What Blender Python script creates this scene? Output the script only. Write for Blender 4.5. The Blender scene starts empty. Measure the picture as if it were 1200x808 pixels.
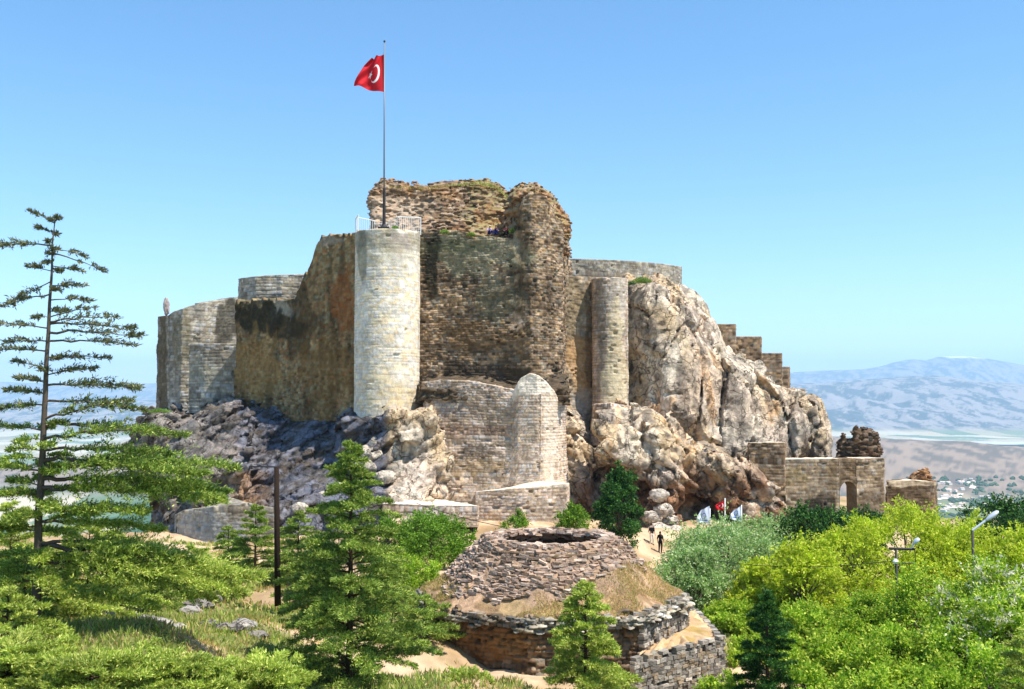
import bpy, math, random
import numpy as np
from mathutils import Vector, Matrix

SC = bpy.context.scene
COL = SC.collection
R = math.radians

# ---------------------------------------------------------------- camera, sky, sun, exposure
F = 1200.0                     # focal length in photo pixels (photo 1200 wide)
PITCH = math.atan(66 / F)
CP, SP = math.cos(PITCH), math.sin(PITCH)
cam_data = bpy.data.cameras.new('camera')
cam_data.sensor_width = 36.0
cam_data.lens = 36.0
cam_data.clip_start = 0.5
cam_data.clip_end = 80000
cam = bpy.data.objects.new('camera', cam_data)
COL.objects.link(cam)
cam.location = (0, 0, 0)
cam.rotation_euler = (math.pi / 2 + PITCH, 0, 0)
SC.camera = cam

SUN_EL, SUN_AZ = 62.0, 119.0          # azimuth clockwise from +Y: right of the view and a little behind the camera
sd = Vector((math.sin(R(SUN_AZ)) * math.cos(R(SUN_EL)), math.cos(R(SUN_AZ)) * math.cos(R(SUN_EL)), math.sin(R(SUN_EL))))
world = bpy.data.worlds.new('World')
SC.world = world
world.use_nodes = True
nt = world.node_tree
nt.nodes.clear()
sky = nt.nodes.new('ShaderNodeTexSky')
sky.sky_type = 'NISHITA'
sky.sun_disc = False
sky.sun_elevation = R(SUN_EL)
sky.sun_rotation = R(SUN_AZ)
sky.altitude = 1200
sky.air_density = 1.0
sky.dust_density = 0.6
sky.ozone_density = 1.4
hsv = nt.nodes.new('ShaderNodeHueSaturation')
hsv.inputs['Saturation'].default_value = 1.25
hsv.inputs['Value'].default_value = 1.06
hsv.inputs['Hue'].default_value = 0.496
bg = nt.nodes.new('ShaderNodeBackground')
bg.inputs['Strength'].default_value = 0.15
wo = nt.nodes.new('ShaderNodeOutputWorld')
nt.links.new(sky.outputs[0], hsv.inputs['Color'])
nt.links.new(hsv.outputs[0], bg.inputs[0])
nt.links.new(bg.outputs[0], wo.inputs[0])

sun_data = bpy.data.lights.new('sun', 'SUN')
sun_data.energy = 5.0
sun_data.angle = R(0.5)
sun_data.color = (1.0, 0.955, 0.88)
sun = bpy.data.objects.new('sun', sun_data)
COL.objects.link(sun)
sun.rotation_euler = sd.to_track_quat('Z', 'Y').to_euler()

SC.view_settings.view_transform = 'Standard'
SC.view_settings.look = 'None'
SC.view_settings.exposure = 0.55
SC.view_settings.gamma = 1
SC.render.engine = 'CYCLES'
SC.cycles.max_bounces = 6
SC.cycles.diffuse_bounces = 3
SC.cycles.transparent_max_bounces = 8
SC.cycles.volume_bounces = 1

# ---------------------------------------------------------------- projection helpers (photo pixel + distance -> point)
def P(px, py, D):
    px, py, D = np.asarray(px, float), np.asarray(py, float), np.asarray(D, float)
    v = (404 - py) / F
    y = CP - SP * v
    z = SP + CP * v
    return np.stack(np.broadcast_arrays((px - 600) / F * D / y, D, z * D / y), -1)

def PV(px, py, D):
    return Vector(P(px, py, D).tolist())

def proj(V):
    d = V[..., 1] * CP + V[..., 2] * SP
    u = -V[..., 1] * SP + V[..., 2] * CP
    return 600 + F * V[..., 0] / d, 404 - F * u / d

# ---------------------------------------------------------------- noise in numpy
def _u(i):
    return np.asarray(i).astype(np.int32).view(np.uint32) if np.ndim(i) else np.uint32(int(i) & 0xFFFFFFFF)

def hsh(i, j, k=0, seed=0):
    with np.errstate(over='ignore'):
        n = _u(i) * np.uint32(374761393) + _u(j) * np.uint32(668265263) + _u(k) * np.uint32(1274126177) + np.uint32((seed * 362437) & 0xFFFFFFFF)
        n = (n ^ (n >> np.uint32(13))) * np.uint32(1103515245)
        n = (n ^ (n >> np.uint32(16))) * np.uint32(2246822519)
        n = n ^ (n >> np.uint32(15))
    return (n & np.uint32(0xFFFFFF)).astype(np.float32) * np.float32(1 / 16777216.0)

def vn3(x, y, z, seed=0):
    x, y, z = np.broadcast_arrays(np.asarray(x, np.float32), np.asarray(y, np.float32), np.asarray(z, np.float32))
    ix, iy, iz = np.floor(x).astype(np.int32), np.floor(y).astype(np.int32), np.floor(z).astype(np.int32)
    fx, fy, fz = x - ix, y - iy, z - iz
    fx, fy, fz = fx * fx * (3 - 2 * fx), fy * fy * (3 - 2 * fy), fz * fz * (3 - 2 * fz)
    o = 0
    for a in (0, 1):
        wa = fx if a else 1 - fx
        for b in (0, 1):
            wb = wa * (fy if b else 1 - fy)
            for c in (0, 1):
                o = o + wb * (fz if c else 1 - fz) * hsh(ix + a, iy + b, iz + c, seed)
    return o

def vn2(x, y, seed=0):
    ix, iy = np.floor(x).astype(np.int32), np.floor(y).astype(np.int32)
    fx, fy = x - ix, y - iy
    fx, fy = fx * fx * (3 - 2 * fx), fy * fy * (3 - 2 * fy)
    h = lambda a, b: hsh(ix + a, iy + b, 0, seed)
    return (h(0, 0) * (1 - fx) + h(1, 0) * fx) * (1 - fy) + (h(0, 1) * (1 - fx) + h(1, 1) * fx) * fy

def fbm3(x, y, z, octv=4, seed=0, gain=.5):
    o, a, t = 0, 1.0, 0
    for k in range(octv):
        o = o + a * vn3(x, y, z, seed + k * 17)
        t += a
        a *= gain
        x, y, z = x * 2.03 + 3.1, y * 2.03 + 1.7, z * 2.03 + 5.3
    return o / t

def fbm2(x, y, octv=4, seed=0, gain=.5):
    o, a, t = 0, 1.0, 0
    for k in range(octv):
        o = o + a * vn2(x, y, seed + k * 17)
        t += a
        a *= gain
        x, y = x * 2.03 + 3.1, y * 2.03 + 1.7
    return o / t

def ridge3(x, y, z, octv=3, seed=0):
    o, a, t = 0, 1.0, 0
    for k in range(octv):
        o = o + a * (1 - np.abs(2 * vn3(x, y, z, seed + k * 17) - 1))
        t += a
        a *= .5
        x, y, z = x * 2.1 + 3.1, y * 2.1 + 1.7, z * 2.1 + 5.3
    return o / t

def vor3(x, y, z, seed=0, facet=False):
    """F1, F2 and the id value of the nearest cell (with facet: also a random slope inside each cell)"""
    x, y, z = (np.asarray(v, np.float32) for v in (x, y, z))
    fc = np.zeros(x.shape, np.float32)
    ix, iy, iz = np.floor(x).astype(np.int32), np.floor(y).astype(np.int32), np.floor(z).astype(np.int32)
    f1 = np.full(x.shape, 9.0); f2 = np.full(x.shape, 9.0); idv = np.zeros(x.shape)
    for a in (-1, 0, 1):
        for b in (-1, 0, 1):
            for c in (-1, 0, 1):
                jx, jy, jz = ix + a, iy + b, iz + c
                dx = jx + hsh(jx, jy, jz, seed) - x
                dy = jy + hsh(jx, jy, jz, seed + 1) - y
                dz = jz + hsh(jx, jy, jz, seed + 2) - z
                d = dx * dx + dy * dy + dz * dz
                n = d < f1
                f2 = np.where(n, f1, np.minimum(f2, d))
                hv = hsh(jx, jy, jz, seed + 3)
                idv = np.where(n, hv, idv)
                if facet:
                    fc = np.where(n, dx * (hv * 7.3 % 1 - .5) + dy * (hv * 31.7 % 1 - .5) + dz * (hv * 57.1 % 1 - .5), fc)
                f1 = np.where(n, d, f1)
    if facet: return np.sqrt(f1), np.sqrt(f2), idv, fc
    return np.sqrt(f1), np.sqrt(f2), idv

def sst(a, b, x):
    t = np.clip((x - a) / (b - a), 0, 1)
    return t * t * (3 - 2 * t)

def lin(c):
    """sRGB 0..255 -> linear"""
    c = np.asarray(c, float) / 255
    return np.where(c <= .04045, c / 12.92, ((c + .055) / 1.055) ** 2.4)

def mixc(a, b, t):
    return a + (b - a) * np.asarray(t)[..., None]

# ---------------------------------------------------------------- mesh and tagging helpers
def mk(name, V, Fc, mat, parent=None, col=None, smooth=True, tris=None, mi=None):
    V = np.asarray(V, np.float32).reshape(-1, 3)
    Fc = np.asarray(Fc, np.int32)
    me = bpy.data.meshes.new(name)
    n = len(Fc)
    k = Fc.shape[1] if n else 4
    me.vertices.add(len(V))
    me.vertices.foreach_set('co', V.ravel())
    if parent is not None:
        V = V - np.array(parent.location, np.float32)
        me.vertices.foreach_set('co', V.ravel())
    nt_ = 0 if tris is None else len(tris)
    me.loops.add(n * k + nt_ * 3)
    idx = Fc.ravel()
    st = np.arange(n, dtype=np.int32) * k
    tot = np.full(n, k, np.int32)
    if nt_:
        idx = np.concatenate([idx, np.asarray(tris, np.int32).ravel()])
        st = np.concatenate([st, n * k + np.arange(nt_, dtype=np.int32) * 3])
        tot = np.concatenate([tot, np.full(nt_, 3, np.int32)])
    me.loops.foreach_set('vertex_index', idx)
    me.polygons.add(n + nt_)
    me.polygons.foreach_set('loop_start', st)
    me.polygons.foreach_set('loop_total', tot)
    if mi is not None:
        me.polygons.foreach_set('material_index', np.asarray(mi, np.int32))
    me.polygons.foreach_set('use_smooth', np.full(n + nt_, smooth, bool))
    me.update(calc_edges=True)
    me.validate()
    if col is not None:
        at = me.color_attributes.new('col', 'FLOAT_COLOR', 'POINT')
        c4 = np.ones((len(V), 4), np.float32)
        c4[:, :3] = col
        at.data.foreach_set('color', c4.ravel())
    for m in (mat if isinstance(mat, (list, tuple)) else [mat]):
        me.materials.append(m)
    o = bpy.data.objects.new(name, me)
    COL.objects.link(o)
    if parent is not None:
        o.parent = parent
    return o

def tag(o, label=None, cat=None, group=None, kind=None):
    if label: o['label'] = label
    if cat: o['category'] = cat
    if group: o['group'] = group
    if kind: o['kind'] = kind
    return o

def thing(name, label, cat, loc=(0, 0, 0), group=None):
    o = bpy.data.objects.new(name, None)
    o.location = loc
    o.empty_display_size = .3
    COL.objects.link(o)
    return tag(o, label, cat, group)

class MB:
    """collects simple solids into one mesh"""
    def __init__(s):
        s.v, s.f, s.m = [], [], []
    def add(s, verts, faces, mi=0):
        b = len(s.v)
        s.v += [tuple(v) for v in verts]
        s.f += [tuple(b + i for i in f) for f in faces]
        s.m += [mi] * len(faces)
    def box(s, c, size, rz=0, mi=0, M=None):
        x, y, z = size[0] / 2, size[1] / 2, size[2] / 2
        vs = [Vector((a * x, b * y, d * z)) for a in (-1, 1) for b in (-1, 1) for d in (-1, 1)]
        rm = Matrix.Rotation(rz, 3, 'Z') if M is None else M
        s.add([rm @ v + Vector(c) for v in vs],
              [(0, 1, 3, 2), (4, 6, 7, 5), (0, 4, 5, 1), (2, 3, 7, 6), (0, 2, 6, 4), (1, 5, 7, 3)], mi)
    def tube(s, pts, rad, n=8, mi=0, cap=True):
        pts = [Vector(p) for p in pts]
        if not hasattr(rad, '__len__'): rad = [rad] * len(pts)
        rings = []
        up = None
        for i, p in enumerate(pts):
            t = (pts[min(i + 1, len(pts) - 1)] - pts[max(i - 1, 0)]).normalized()
            if up is None:
                up = t.cross(Vector((0.3, 1, 0.1))).normalized()
            u = (up - t * up.dot(t)).normalized()
            up = u
            w = t.cross(u)
            rings.append([p + (u * math.cos(2 * math.pi * k / n) + w * math.sin(2 * math.pi * k / n)) * rad[i] for k in range(n)])
        vs = [v for r in rings for v in r]
        fs = [(i * n + k, i * n + (k + 1) % n, (i + 1) * n + (k + 1) % n, (i + 1) * n + k) for i in range(len(pts) - 1) for k in range(n)]
        if cap:
            fs.append(tuple(range(n - 1, -1, -1)))
            fs.append(tuple((len(pts) - 1) * n + k for k in range(n)))
        s.add(vs, fs, mi)
    def build(s, name, mats, parent=None, smooth=False, bevel=0):
        me = bpy.data.meshes.new(name)
        off = Vector(parent.location) if parent is not None else Vector((0, 0, 0))
        me.from_pydata([tuple(Vector(v) - off) for v in s.v], [], s.f)
        me.polygons.foreach_set('material_index', s.m)
        me.polygons.foreach_set('use_smooth', [smooth] * len(s.f))
        for m in (mats if isinstance(mats, (list, tuple)) else [mats]):
            me.materials.append(m)
        me.update()
        o = bpy.data.objects.new(name, me)
        COL.objects.link(o)
        if parent is not None: o.parent = parent
        if bevel:
            b = o.modifiers.new('bevel', 'BEVEL'); b.width = bevel; b.segments = 2
        return o

# ---------------------------------------------------------------- materials
def nodes(name):
    m = bpy.data.materials.new(name)
    m.use_nodes = True
    m.node_tree.nodes.clear()
    t = m.node_tree
    def N(ty, **kw):
        n = t.nodes.new(ty)
        for k, v in kw.items():
            if hasattr(n, k) and k not in n.inputs: setattr(n, k, v)
            else: n.inputs[k.replace('_', ' ')].default_value = v
        return n
    return m, t, N

def stone_mat(name, s1=2.5, s2=9.0, var=.35, bump=.5, dist=.08, rough=.92, cracks=0.):
    """base colour from the per-vertex stone colours, broken up by noise, with a fine grain bump"""
    m, t, N = nodes(name)
    L = t.links.new
    at = N('ShaderNodeAttribute', attribute_name='col')
    tc = N('ShaderNodeNewGeometry')
    n1 = N('ShaderNodeTexNoise'); n1.inputs['Scale'].default_value = s1; n1.inputs['Detail'].default_value = 6; n1.inputs['Roughness'].default_value = .65
    n2 = N('ShaderNodeTexNoise'); n2.inputs['Scale'].default_value = s2; n2.inputs['Detail'].default_value = 4
    L(tc.outputs['Position'], n1.inputs['Vector']); L(tc.outputs['Position'], n2.inputs['Vector'])
    mr = N('ShaderNodeMapRange'); mr.inputs['From Min'].default_value = .3; mr.inputs['From Max'].default_value = .7
    mr.inputs['To Min'].default_value = 1 - var; mr.inputs['To Max'].default_value = 1 + var
    L(n1.outputs['Fac'], mr.inputs['Value'])
    mx = N('ShaderNodeMix', data_type='RGBA', blend_type='MULTIPLY'); mx.inputs['Factor'].default_value = 1
    L(at.outputs['Color'], mx.inputs[6]); L(mr.outputs[0], mx.inputs[7])
    ad = N('ShaderNodeMath', operation='ADD')
    L(n1.outputs['Fac'], ad.inputs[0]); L(n2.outputs['Fac'], ad.inputs[1])
    if cracks:
        ns = N('ShaderNodeTexNoise'); ns.inputs['Scale'].default_value = .8; ns.inputs['Detail'].default_value = 5
        L(tc.outputs['Position'], ns.inputs['Vector'])
        dm = N('ShaderNodeMix', data_type='VECTOR'); dm.inputs['Factor'].default_value = .55
        L(tc.outputs['Position'], dm.inputs[4]); 
        sc_ = N('ShaderNodeVectorMath', operation='SCALE'); sc_.inputs['Scale'].default_value = 3.0
        L(ns.outputs['Color'], sc_.inputs[0])
        av = N('ShaderNodeVectorMath', operation='ADD')
        L(tc.outputs['Position'], av.inputs[0]); L(sc_.outputs[0], av.inputs[1])
        hs = []
        for sc2, w_ in ((.36, .025), (1.1, .035)):
            vo = N('ShaderNodeTexVoronoi', feature='DISTANCE_TO_EDGE'); vo.inputs['Scale'].default_value = sc2
            L(av.outputs[0], vo.inputs['Vector'])
            cr = N('ShaderNodeMapRange'); cr.inputs['From Max'].default_value = w_
            cr.inputs['To Min'].default_value = 0; L(vo.outputs['Distance'], cr.inputs['Value'])
            hs.append(cr)
        ad1 = N('ShaderNodeMath', operation='MULTIPLY_ADD'); ad1.inputs[1].default_value = cracks * 2.0
        L(hs[0].outputs[0], ad1.inputs[0]); L(ad.outputs[0], ad1.inputs[2])
        ad2 = N('ShaderNodeMath', operation='MULTIPLY_ADD'); ad2.inputs[1].default_value = cracks * 1.1
        L(hs[1].outputs[0], ad2.inputs[0]); L(ad1.outputs[0], ad2.inputs[2])
        ad = ad2
        dk = N('ShaderNodeMapRange'); dk.inputs['To Min'].default_value = .42; dk.inputs['To Max'].default_value = 1
        mn = N('ShaderNodeMath', operation='MULTIPLY'); L(hs[0].outputs[0], mn.inputs[0])
        sq = N('ShaderNodeMapRange'); sq.inputs['To Min'].default_value = .75; L(hs[1].outputs[0], sq.inputs['Value']); L(sq.outputs[0], mn.inputs[1])
        L(mn.outputs[0], dk.inputs['Value'])
        mx2 = N('ShaderNodeMix', data_type='RGBA', blend_type='MULTIPLY'); mx2.inputs['Factor'].default_value = 1
        L(mx.outputs[2], mx2.inputs[6]); L(dk.outputs[0], mx2.inputs[7]); mx = mx2
    bp = N('ShaderNodeBump'); bp.inputs['Strength'].default_value = bump; bp.inputs['Distance'].default_value = dist
    L(ad.outputs[0], bp.inputs['Height'])
    b = N('ShaderNodeBsdfPrincipled'); b.inputs['Roughness'].default_value = rough; b.inputs['Specular IOR Level'].default_value = .15
    L(mx.outputs[2], b.inputs['Base Color']); L(bp.outputs[0], b.inputs['Normal'])
    o = N('ShaderNodeOutputMaterial'); L(b.outputs[0], o.inputs[0])
    return m

def slabs(name, C, T, Nn, size, cols, mat, parent=None, seed=1, jit=.16):
    """many rough stone slabs in one mesh: centre, direction along, direction out, (along, out, up) sizes"""
    rg = np.random.default_rng(seed)
    C, T, Nn = map(np.asarray, (C, T, Nn))
    U = np.cross(Nn, T)
    n = len(C)
    sg = np.array([(a, b, c) for a in (-1, 1) for b in (-1, 1) for c in (-1, 1)], float)
    j = sg[None] * (1 + rg.normal(0, jit, (n, 8, 3))) * np.asarray(size)[:, None] / 2
    V = C[:, None] + j[..., :1] * T[:, None] + j[..., 1:2] * Nn[:, None] + j[..., 2:] * U[:, None]
    q = np.array([(0, 1, 3, 2), (4, 6, 7, 5), (0, 4, 5, 1), (2, 3, 7, 6), (0, 2, 6, 4), (1, 5, 7, 3)])
    if np.linalg.det(np.stack([T[0], Nn[0], U[0]])) < 0: q = q[:, ::-1]
    q = (q[None] + (np.arange(n) * 8)[:, None, None]).reshape(-1, 4)
    c = np.repeat(np.asarray(cols)[:, None], 8, 1) * rg.uniform(.88, 1.12, (n, 8, 1))
    return mk(name, V.reshape(-1, 3), q, mat, parent=parent, col=c.reshape(-1, 3), smooth=False)

def plain_mat(name, rgb, rough=.6, metal=0, var=.12, scale=6, spec=.4):
    m, t, N = nodes(name)
    L = t.links.new
    tc = N('ShaderNodeNewGeometry')
    n1 = N('ShaderNodeTexNoise'); n1.inputs['Scale'].default_value = scale; n1.inputs['Detail'].default_value = 5
    L(tc.outputs['Position'], n1.inputs['Vector'])
    mr = N('ShaderNodeMapRange'); mr.inputs['To Min'].default_value = 1 - var; mr.inputs['To Max'].default_value = 1 + var
    L(n1.outputs['Fac'], mr.inputs['Value'])
    mx = N('ShaderNodeMix', data_type='RGBA', blend_type='MULTIPLY'); mx.inputs['Factor'].default_value = 1
    mx.inputs[6].default_value = (*lin(rgb), 1); L(mr.outputs[0], mx.inputs[7])
    b = N('ShaderNodeBsdfPrincipled'); b.inputs['Roughness'].default_value = rough; b.inputs['Metallic'].default_value = metal
    b.inputs['Specular IOR Level'].default_value = spec
    L(mx.outputs[2], b.inputs['Base Color'])
    o = N('ShaderNodeOutputMaterial'); L(b.outputs[0], o.inputs[0])
    return m

def leaf_mat(name, c1, c2, c3=None, trans=.35, p3=.12, rough=.55):
    """leaf colour varied leaf by leaf; part of the light passes through"""
    m, t, N = nodes(name)
    L = t.links.new
    g = N('ShaderNodeNewGeometry')
    cr = N('ShaderNodeValToRGB')
    e = cr.color_ramp.elements
    e[0].color = (*lin(c1), 1); e[1].color = (*lin(c2), 1)
    if c3 is not None:
        e[1].position = 1 - p3 - .01
        x = e.new(1 - p3); x.color = (*lin(c3), 1)
    L(g.outputs['Random Per Island'], cr.inputs[0])
    n1 = N('ShaderNodeTexNoise'); n1.inputs['Scale'].default_value = .9; n1.inputs['Detail'].default_value = 2
    L(g.outputs['Position'], n1.inputs['Vector'])
    mr = N('ShaderNodeMapRange'); mr.inputs['From Min'].default_value = .3; mr.inputs['From Max'].default_value = .7
    mr.inputs['To Min'].default_value = .75; mr.inputs['To Max'].default_value = 1.25
    L(n1.outputs['Fac'], mr.inputs['Value'])
    mx = N('ShaderNodeMix', data_type='RGBA', blend_type='MULTIPLY'); mx.inputs['Factor'].default_value = 1
    L(cr.outputs[0], mx.inputs[6]); L(mr.outputs[0], mx.inputs[7])
    b = N('ShaderNodeBsdfPrincipled'); b.inputs['Roughness'].default_value = rough; b.inputs['Specular IOR Level'].default_value = .25
    L(mx.outputs[2], b.inputs['Base Color'])
    tr = N('ShaderNodeBsdfTranslucent'); L(mx.outputs[2], tr.inputs['Color'])
    ms = N('ShaderNodeMixShader'); ms.inputs[0].default_value = trans
    L(b.outputs[0], ms.inputs[1]); L(tr.outputs[0], ms.inputs[2])
    o = N('ShaderNodeOutputMaterial'); L(ms.outputs[0], o.inputs[0])
    return m

M_stone = stone_mat('castle_stone', 2.2, 10, .28, .5, .06)
M_rock = stone_mat('cliff_rock', 1.6, 7, .30, .9, .10, cracks=.9)
M_earth = stone_mat('earth', .8, 14, .22, .6, .08)
M_rubble = stone_mat('rubble_stone', 3.5, 14, .30, .6, .06)
# ---------------------------------------------------------------- terrain: one function for the height of the ground everywhere
_cp = [(0, 740, 30, -8.0), (100, 740, 36, None), (250, 740, 42, None), (200, 700, 52, None), (320, 700, 55, None), (415, 800, 38, None),
       (540, 808, 35, None), (600, 808, 41, None), (900, 822, 44, None), (1050, 812, 45, None), (1200, 800, 50, None),
       (770, 664, 80, None), (700, 625, 85, None), (450, 628, 80, None), (300, 650, 76, None), (160, 655, 70, None), (20, 655, 70, None),
       (600, 612, 88, None), (1000, 612, 97, None), (1150, 640, 95, None), (850, 620, 92, None), (490, 702, 53, None),
       (800, 770, 50.5, None), (450, 720, 47, None), (930, 770, 56, None), (1100, 760, 60, None), (1200, 680, 80, None)]
_cx, _cy, _cz = [], [], []
for a, b, D, z in _cp:
    p = P(a, b, D)
    _cx.append(p[0]); _cy.append(D); _cz.append(p[2] if z is None else z)
_cx += [0, -12, 12, -30, 30, 0, -60, 70, -20, 20, 0]; _cy += [0, 12, 14, 30, 25, -30, 60, 60, 115, 115, 130]; _cz += [-6, -6.5, -7.5, -8, -10, -6, -9.5, -13, -9, -10, -10]
for a, b, z in [(-6.3, 52, -9.9), (-5, 46, -11.3), (-2, 43, -11.9), (2, 42, -12.2), (6.5, 42.5, -12.9), (10.5, 46, -13.7), (5.5, 43.2, -13.5), (8, 45.5, -13.8), (11, 49.5, -13.6), (12.5, 52, -13.2), (11, 58, -12.5), (1, 46, -12.2), (5, 52, -12.4), (2, 62, -11.4), (-5, 60, -10.4), (0, 52, -12.0)]:
    _cx.append(a); _cy.append(b); _cz.append(z)
_cx, _cy, _cz = map(np.array, (_cx, _cy, _cz))
MIDC = (np.array([-900, -300, 0, 180, 400, 700, 925, 960, 1000, 1040, 1080, 1110, 1150, 1200, 1500, 2100]),
        np.array([470, 468, 470, 470, 465, 458, 450, 449, 447, 444, 442, 443, 447, 451, 460, 470]))
FARC = (np.array([-900, -300, 0, 60, 120, 182, 400, 700, 925, 960, 1010, 1030, 1050, 1070, 1085, 1100, 1130, 1160, 1200, 1500, 2100]),
        np.array([455, 452, 447, 450, 451, 449, 445, 440, 437, 434.5, 433, 430, 424, 421, 423, 418.5, 418, 421, 428, 440, 455]))
PLAIN = -280.0

def near_z(x, y):
    sh = x.shape
    x, y = x.ravel(), y.ravel()
    out = np.empty_like(x)
    for i in range(0, len(x), 40000):
        xs, ys = x[i:i + 40000, None], y[i:i + 40000, None]
        d2 = (xs - _cx) ** 2 + (ys - _cy) ** 2
        w = 1 / (d2 + 2.5) ** 2.0
        out[i:i + 40000] = (w * _cz).sum(1) / w.sum(1)
    return out.reshape(sh)

def ground_z(x, y):
    x, y = np.asarray(x, float), np.asarray(y, float)
    r = np.hypot(x, y)
    z0 = near_z(x, y)
    z0 = z0 + (fbm2(x / 3.0, y / 3.0, 4, 5) - .5) * .9 * sst(8, 30, r)
    y0 = np.interp(x, [-60, -30, -10, 30, 45, 80], [78, 84, 128, 128, 112, 100])
    d = np.maximum(y - y0, np.maximum(np.abs(x) - 110, -y - 60))
    t = np.clip(d, 0, 1e9)
    slope = -0.55 * t + 0.00028 * np.clip(t, 0, 980) ** 2
    z = z0 + np.where(t < 980, slope, -270)
    far = sst(250, 1500, r)
    rough = (fbm2(x / 120, y / 120, 4, 9) - .5) * 40 * np.exp(-((r - 500) / 350) ** 2)
    z = z + rough * sst(0, 120, t)
    z = np.where(t > 10, np.maximum(z, PLAIN + (fbm2(x / 900, y / 900, 4, 3) - .5) * 14), z)
    z = z * (1 - far) + np.maximum(PLAIN + (fbm2(x / 900, y / 900, 4, 3) - .5) * 14, -400) * far
    # brown ridge beyond the village
    yy = np.clip(y, 1, None)
    px = 600 + F * x / yy * np.sign(np.where(y > 0, 1, 0.001))
    crest = np.interp(px, [-600, 0, 300, 700, 930, 965, 1010, 1060, 1100, 1150, 1200, 1300, 1600], [-250, -230, -160, -140, -128, -124, -126, -133, -141, -150, -160, -185, -260])
    bump = np.where(y < 3500, sst(2350, 3500, y), 1 - sst(3500, 4700, y)) ** 1.2
    ero = (fbm2(x / 200, y / 260, 5, 21, .6) - .5) * 60 * bump * (1 - .55 * bump)
    rz = PLAIN + (crest - PLAIN) * bump + ero
    z = np.where((y > 2000) & (y < 5000), np.maximum(z, rz), z)
    # mountains
    pxm = np.where(y > 0, px, 3000)
    zm = (470 - np.interp(pxm, *MIDC)) / F * 12500
    zf = (470 - np.interp(pxm, *FARC)) / F * 20500
    u = x / 1500 + y / 4200; v = (x - y) / 5000
    er = 1 - np.abs(2 * vn2(x / 900, y / 1500, 31) - 1)
    er = .42 * er + .32 * (1 - np.abs(2 * vn2(x / 380 + 4, y / 600, 33) - 1)) + .26 * (1 - np.abs(2 * vn2(x / 160, y / 300, 35) - 1))
    bm = np.where(y < 12500, sst(8200, 12500, y) ** .8, 1 - sst(12500, 15500, y))
    mz = PLAIN + (zm - PLAIN) * bm * (1 - (1 - er) * .42 * (1 - bm ** 3)) + (er - .6) * 130 * bm * (1 - .6 * bm)
    er2 = .6 * (1 - np.abs(2 * vn2(x / 2600, y / 3000, 41) - 1)) + .4 * vn2(x / 700, y / 900, 43)
    bf = np.where(y < 20500, sst(15000, 20500, y), 1 - sst(20500, 25500, y))
    fz = PLAIN + (zf - PLAIN) * bf * (1 - (1 - er2) * .5 * (1 - bf ** 2)) + (er2 - .6) * 90 * bf * (1 - .7 * bf)
    z = np.where(y > 7800, np.maximum(np.maximum(mz, fz), z), z)
    return z

def ground_col(x, y, z):
    dirt = lin((205, 176, 142)); dirt2 = lin((166, 138, 102)); grass = lin((74, 96, 34)); grass2 = lin((124, 128, 62))
    r = np.hypot(x, y)
    c = mixc(dirt, dirt2, sst(.35, .7, fbm2(x / 2, y / 2, 4, 61)))
    g = sst(.45, .56, fbm2(x / 5, y / 5, 4, 71) - .05 + .16 * sst(-10, -20, x) * sst(70, 60, y) + .20 * sst(36, 31, y) + .16 * sst(10, 20, x) * sst(90, 60, y) - .10 * sst(60, 75, y))
    c = mixc(c, mixc(grass, grass2, fbm2(x, y, 3, 73)), g * .9)
    # slopes and far land
    brown = lin((158, 140, 118)); olive = lin((122, 124, 90))
    f = mixc(brown, olive, sst(.45, .6, fbm2(x / 240, y / 240, 4, 81)))
    c = mixc(c, f, sst(105, 160, r))
    # valley floor: fields in strips
    cx, cy = x / 260 + y / 1900, y / 520
    cell = hsh(np.floor(cx), np.floor(cy + .6 * hsh(np.floor(cx), 3)), 0, 5)
    pal = np.array([lin((196, 180, 146)), lin((150, 140, 110)), lin((96, 124, 84)), lin((176, 164, 130)), lin((118, 132, 92)), lin((205, 192, 165))])
    fc = pal[(cell * 5.99).astype(int)]
    flat = sst(1500, 2000, r) * sst(60, 20, z - PLAIN)
    c = mixc(c, fc, flat * .8)
    gv = sst(.47, .6, fbm2(x / 180, y / 330, 4, 93)) * flat * sst(3000, 2600, y)
    c = mixc(c, lin((62, 92, 58)), gv)
    ws = (sst(.62, .66, fbm2(x / 90, y / 260, 5, 97)) * flat * sst(5200, 5600, y)) * sst(8200, 7800, y) * .8
    c = mixc(c, lin((215, 208, 196)), ws * .6)
    hill = sst(2300, 2500, y) * sst(4800, 4500, y) * sst(10, 40, z - PLAIN)
    c = mixc(c, mixc(lin((150, 130, 112)), lin((108, 98, 86)), sst(.42, .58, fbm2(x / 50, y / 90, 5, 99, .7))), hill)
    mt = sst(8200, 8800, y)
    mc = mixc(lin((150, 138, 132)), lin((66, 70, 74)), sst(.44, .56, fbm2(x / 110, y / 300, 6, 103, .72)))
    c = mixc(c, mc, mt * sst(10, 60, z - PLAIN))
    snow = sst(.5, .6, fbm2(x / 250, y / 500, 4, 107)) * sst(800, 860, z)
    c = mixc(c, lin((250, 250, 250)), snow)
    return c

def polar(name, r0, r1, nr, azs, mat, extra=1.0):
    rr = r0 * (r1 / r0) ** (np.linspace(0, 1, nr) ** extra)
    A, RR = np.meshgrid(azs, rr)
    x, y = RR * np.sin(A), RR * np.cos(A)
    z = ground_z(x, y)
    V = np.stack([x, y, z], -1).reshape(-1, 3)
    c = ground_col(x, y, z).reshape(-1, 3)
    n = len(azs)
    i = np.arange((nr - 1) * (n - 1)); a = i // (n - 1) * n + i % (n - 1)
    Fc = np.stack([a, a + 1, a + n + 1, a + n], -1)
    return mk(name, V, Fc, mat, col=c)

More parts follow.
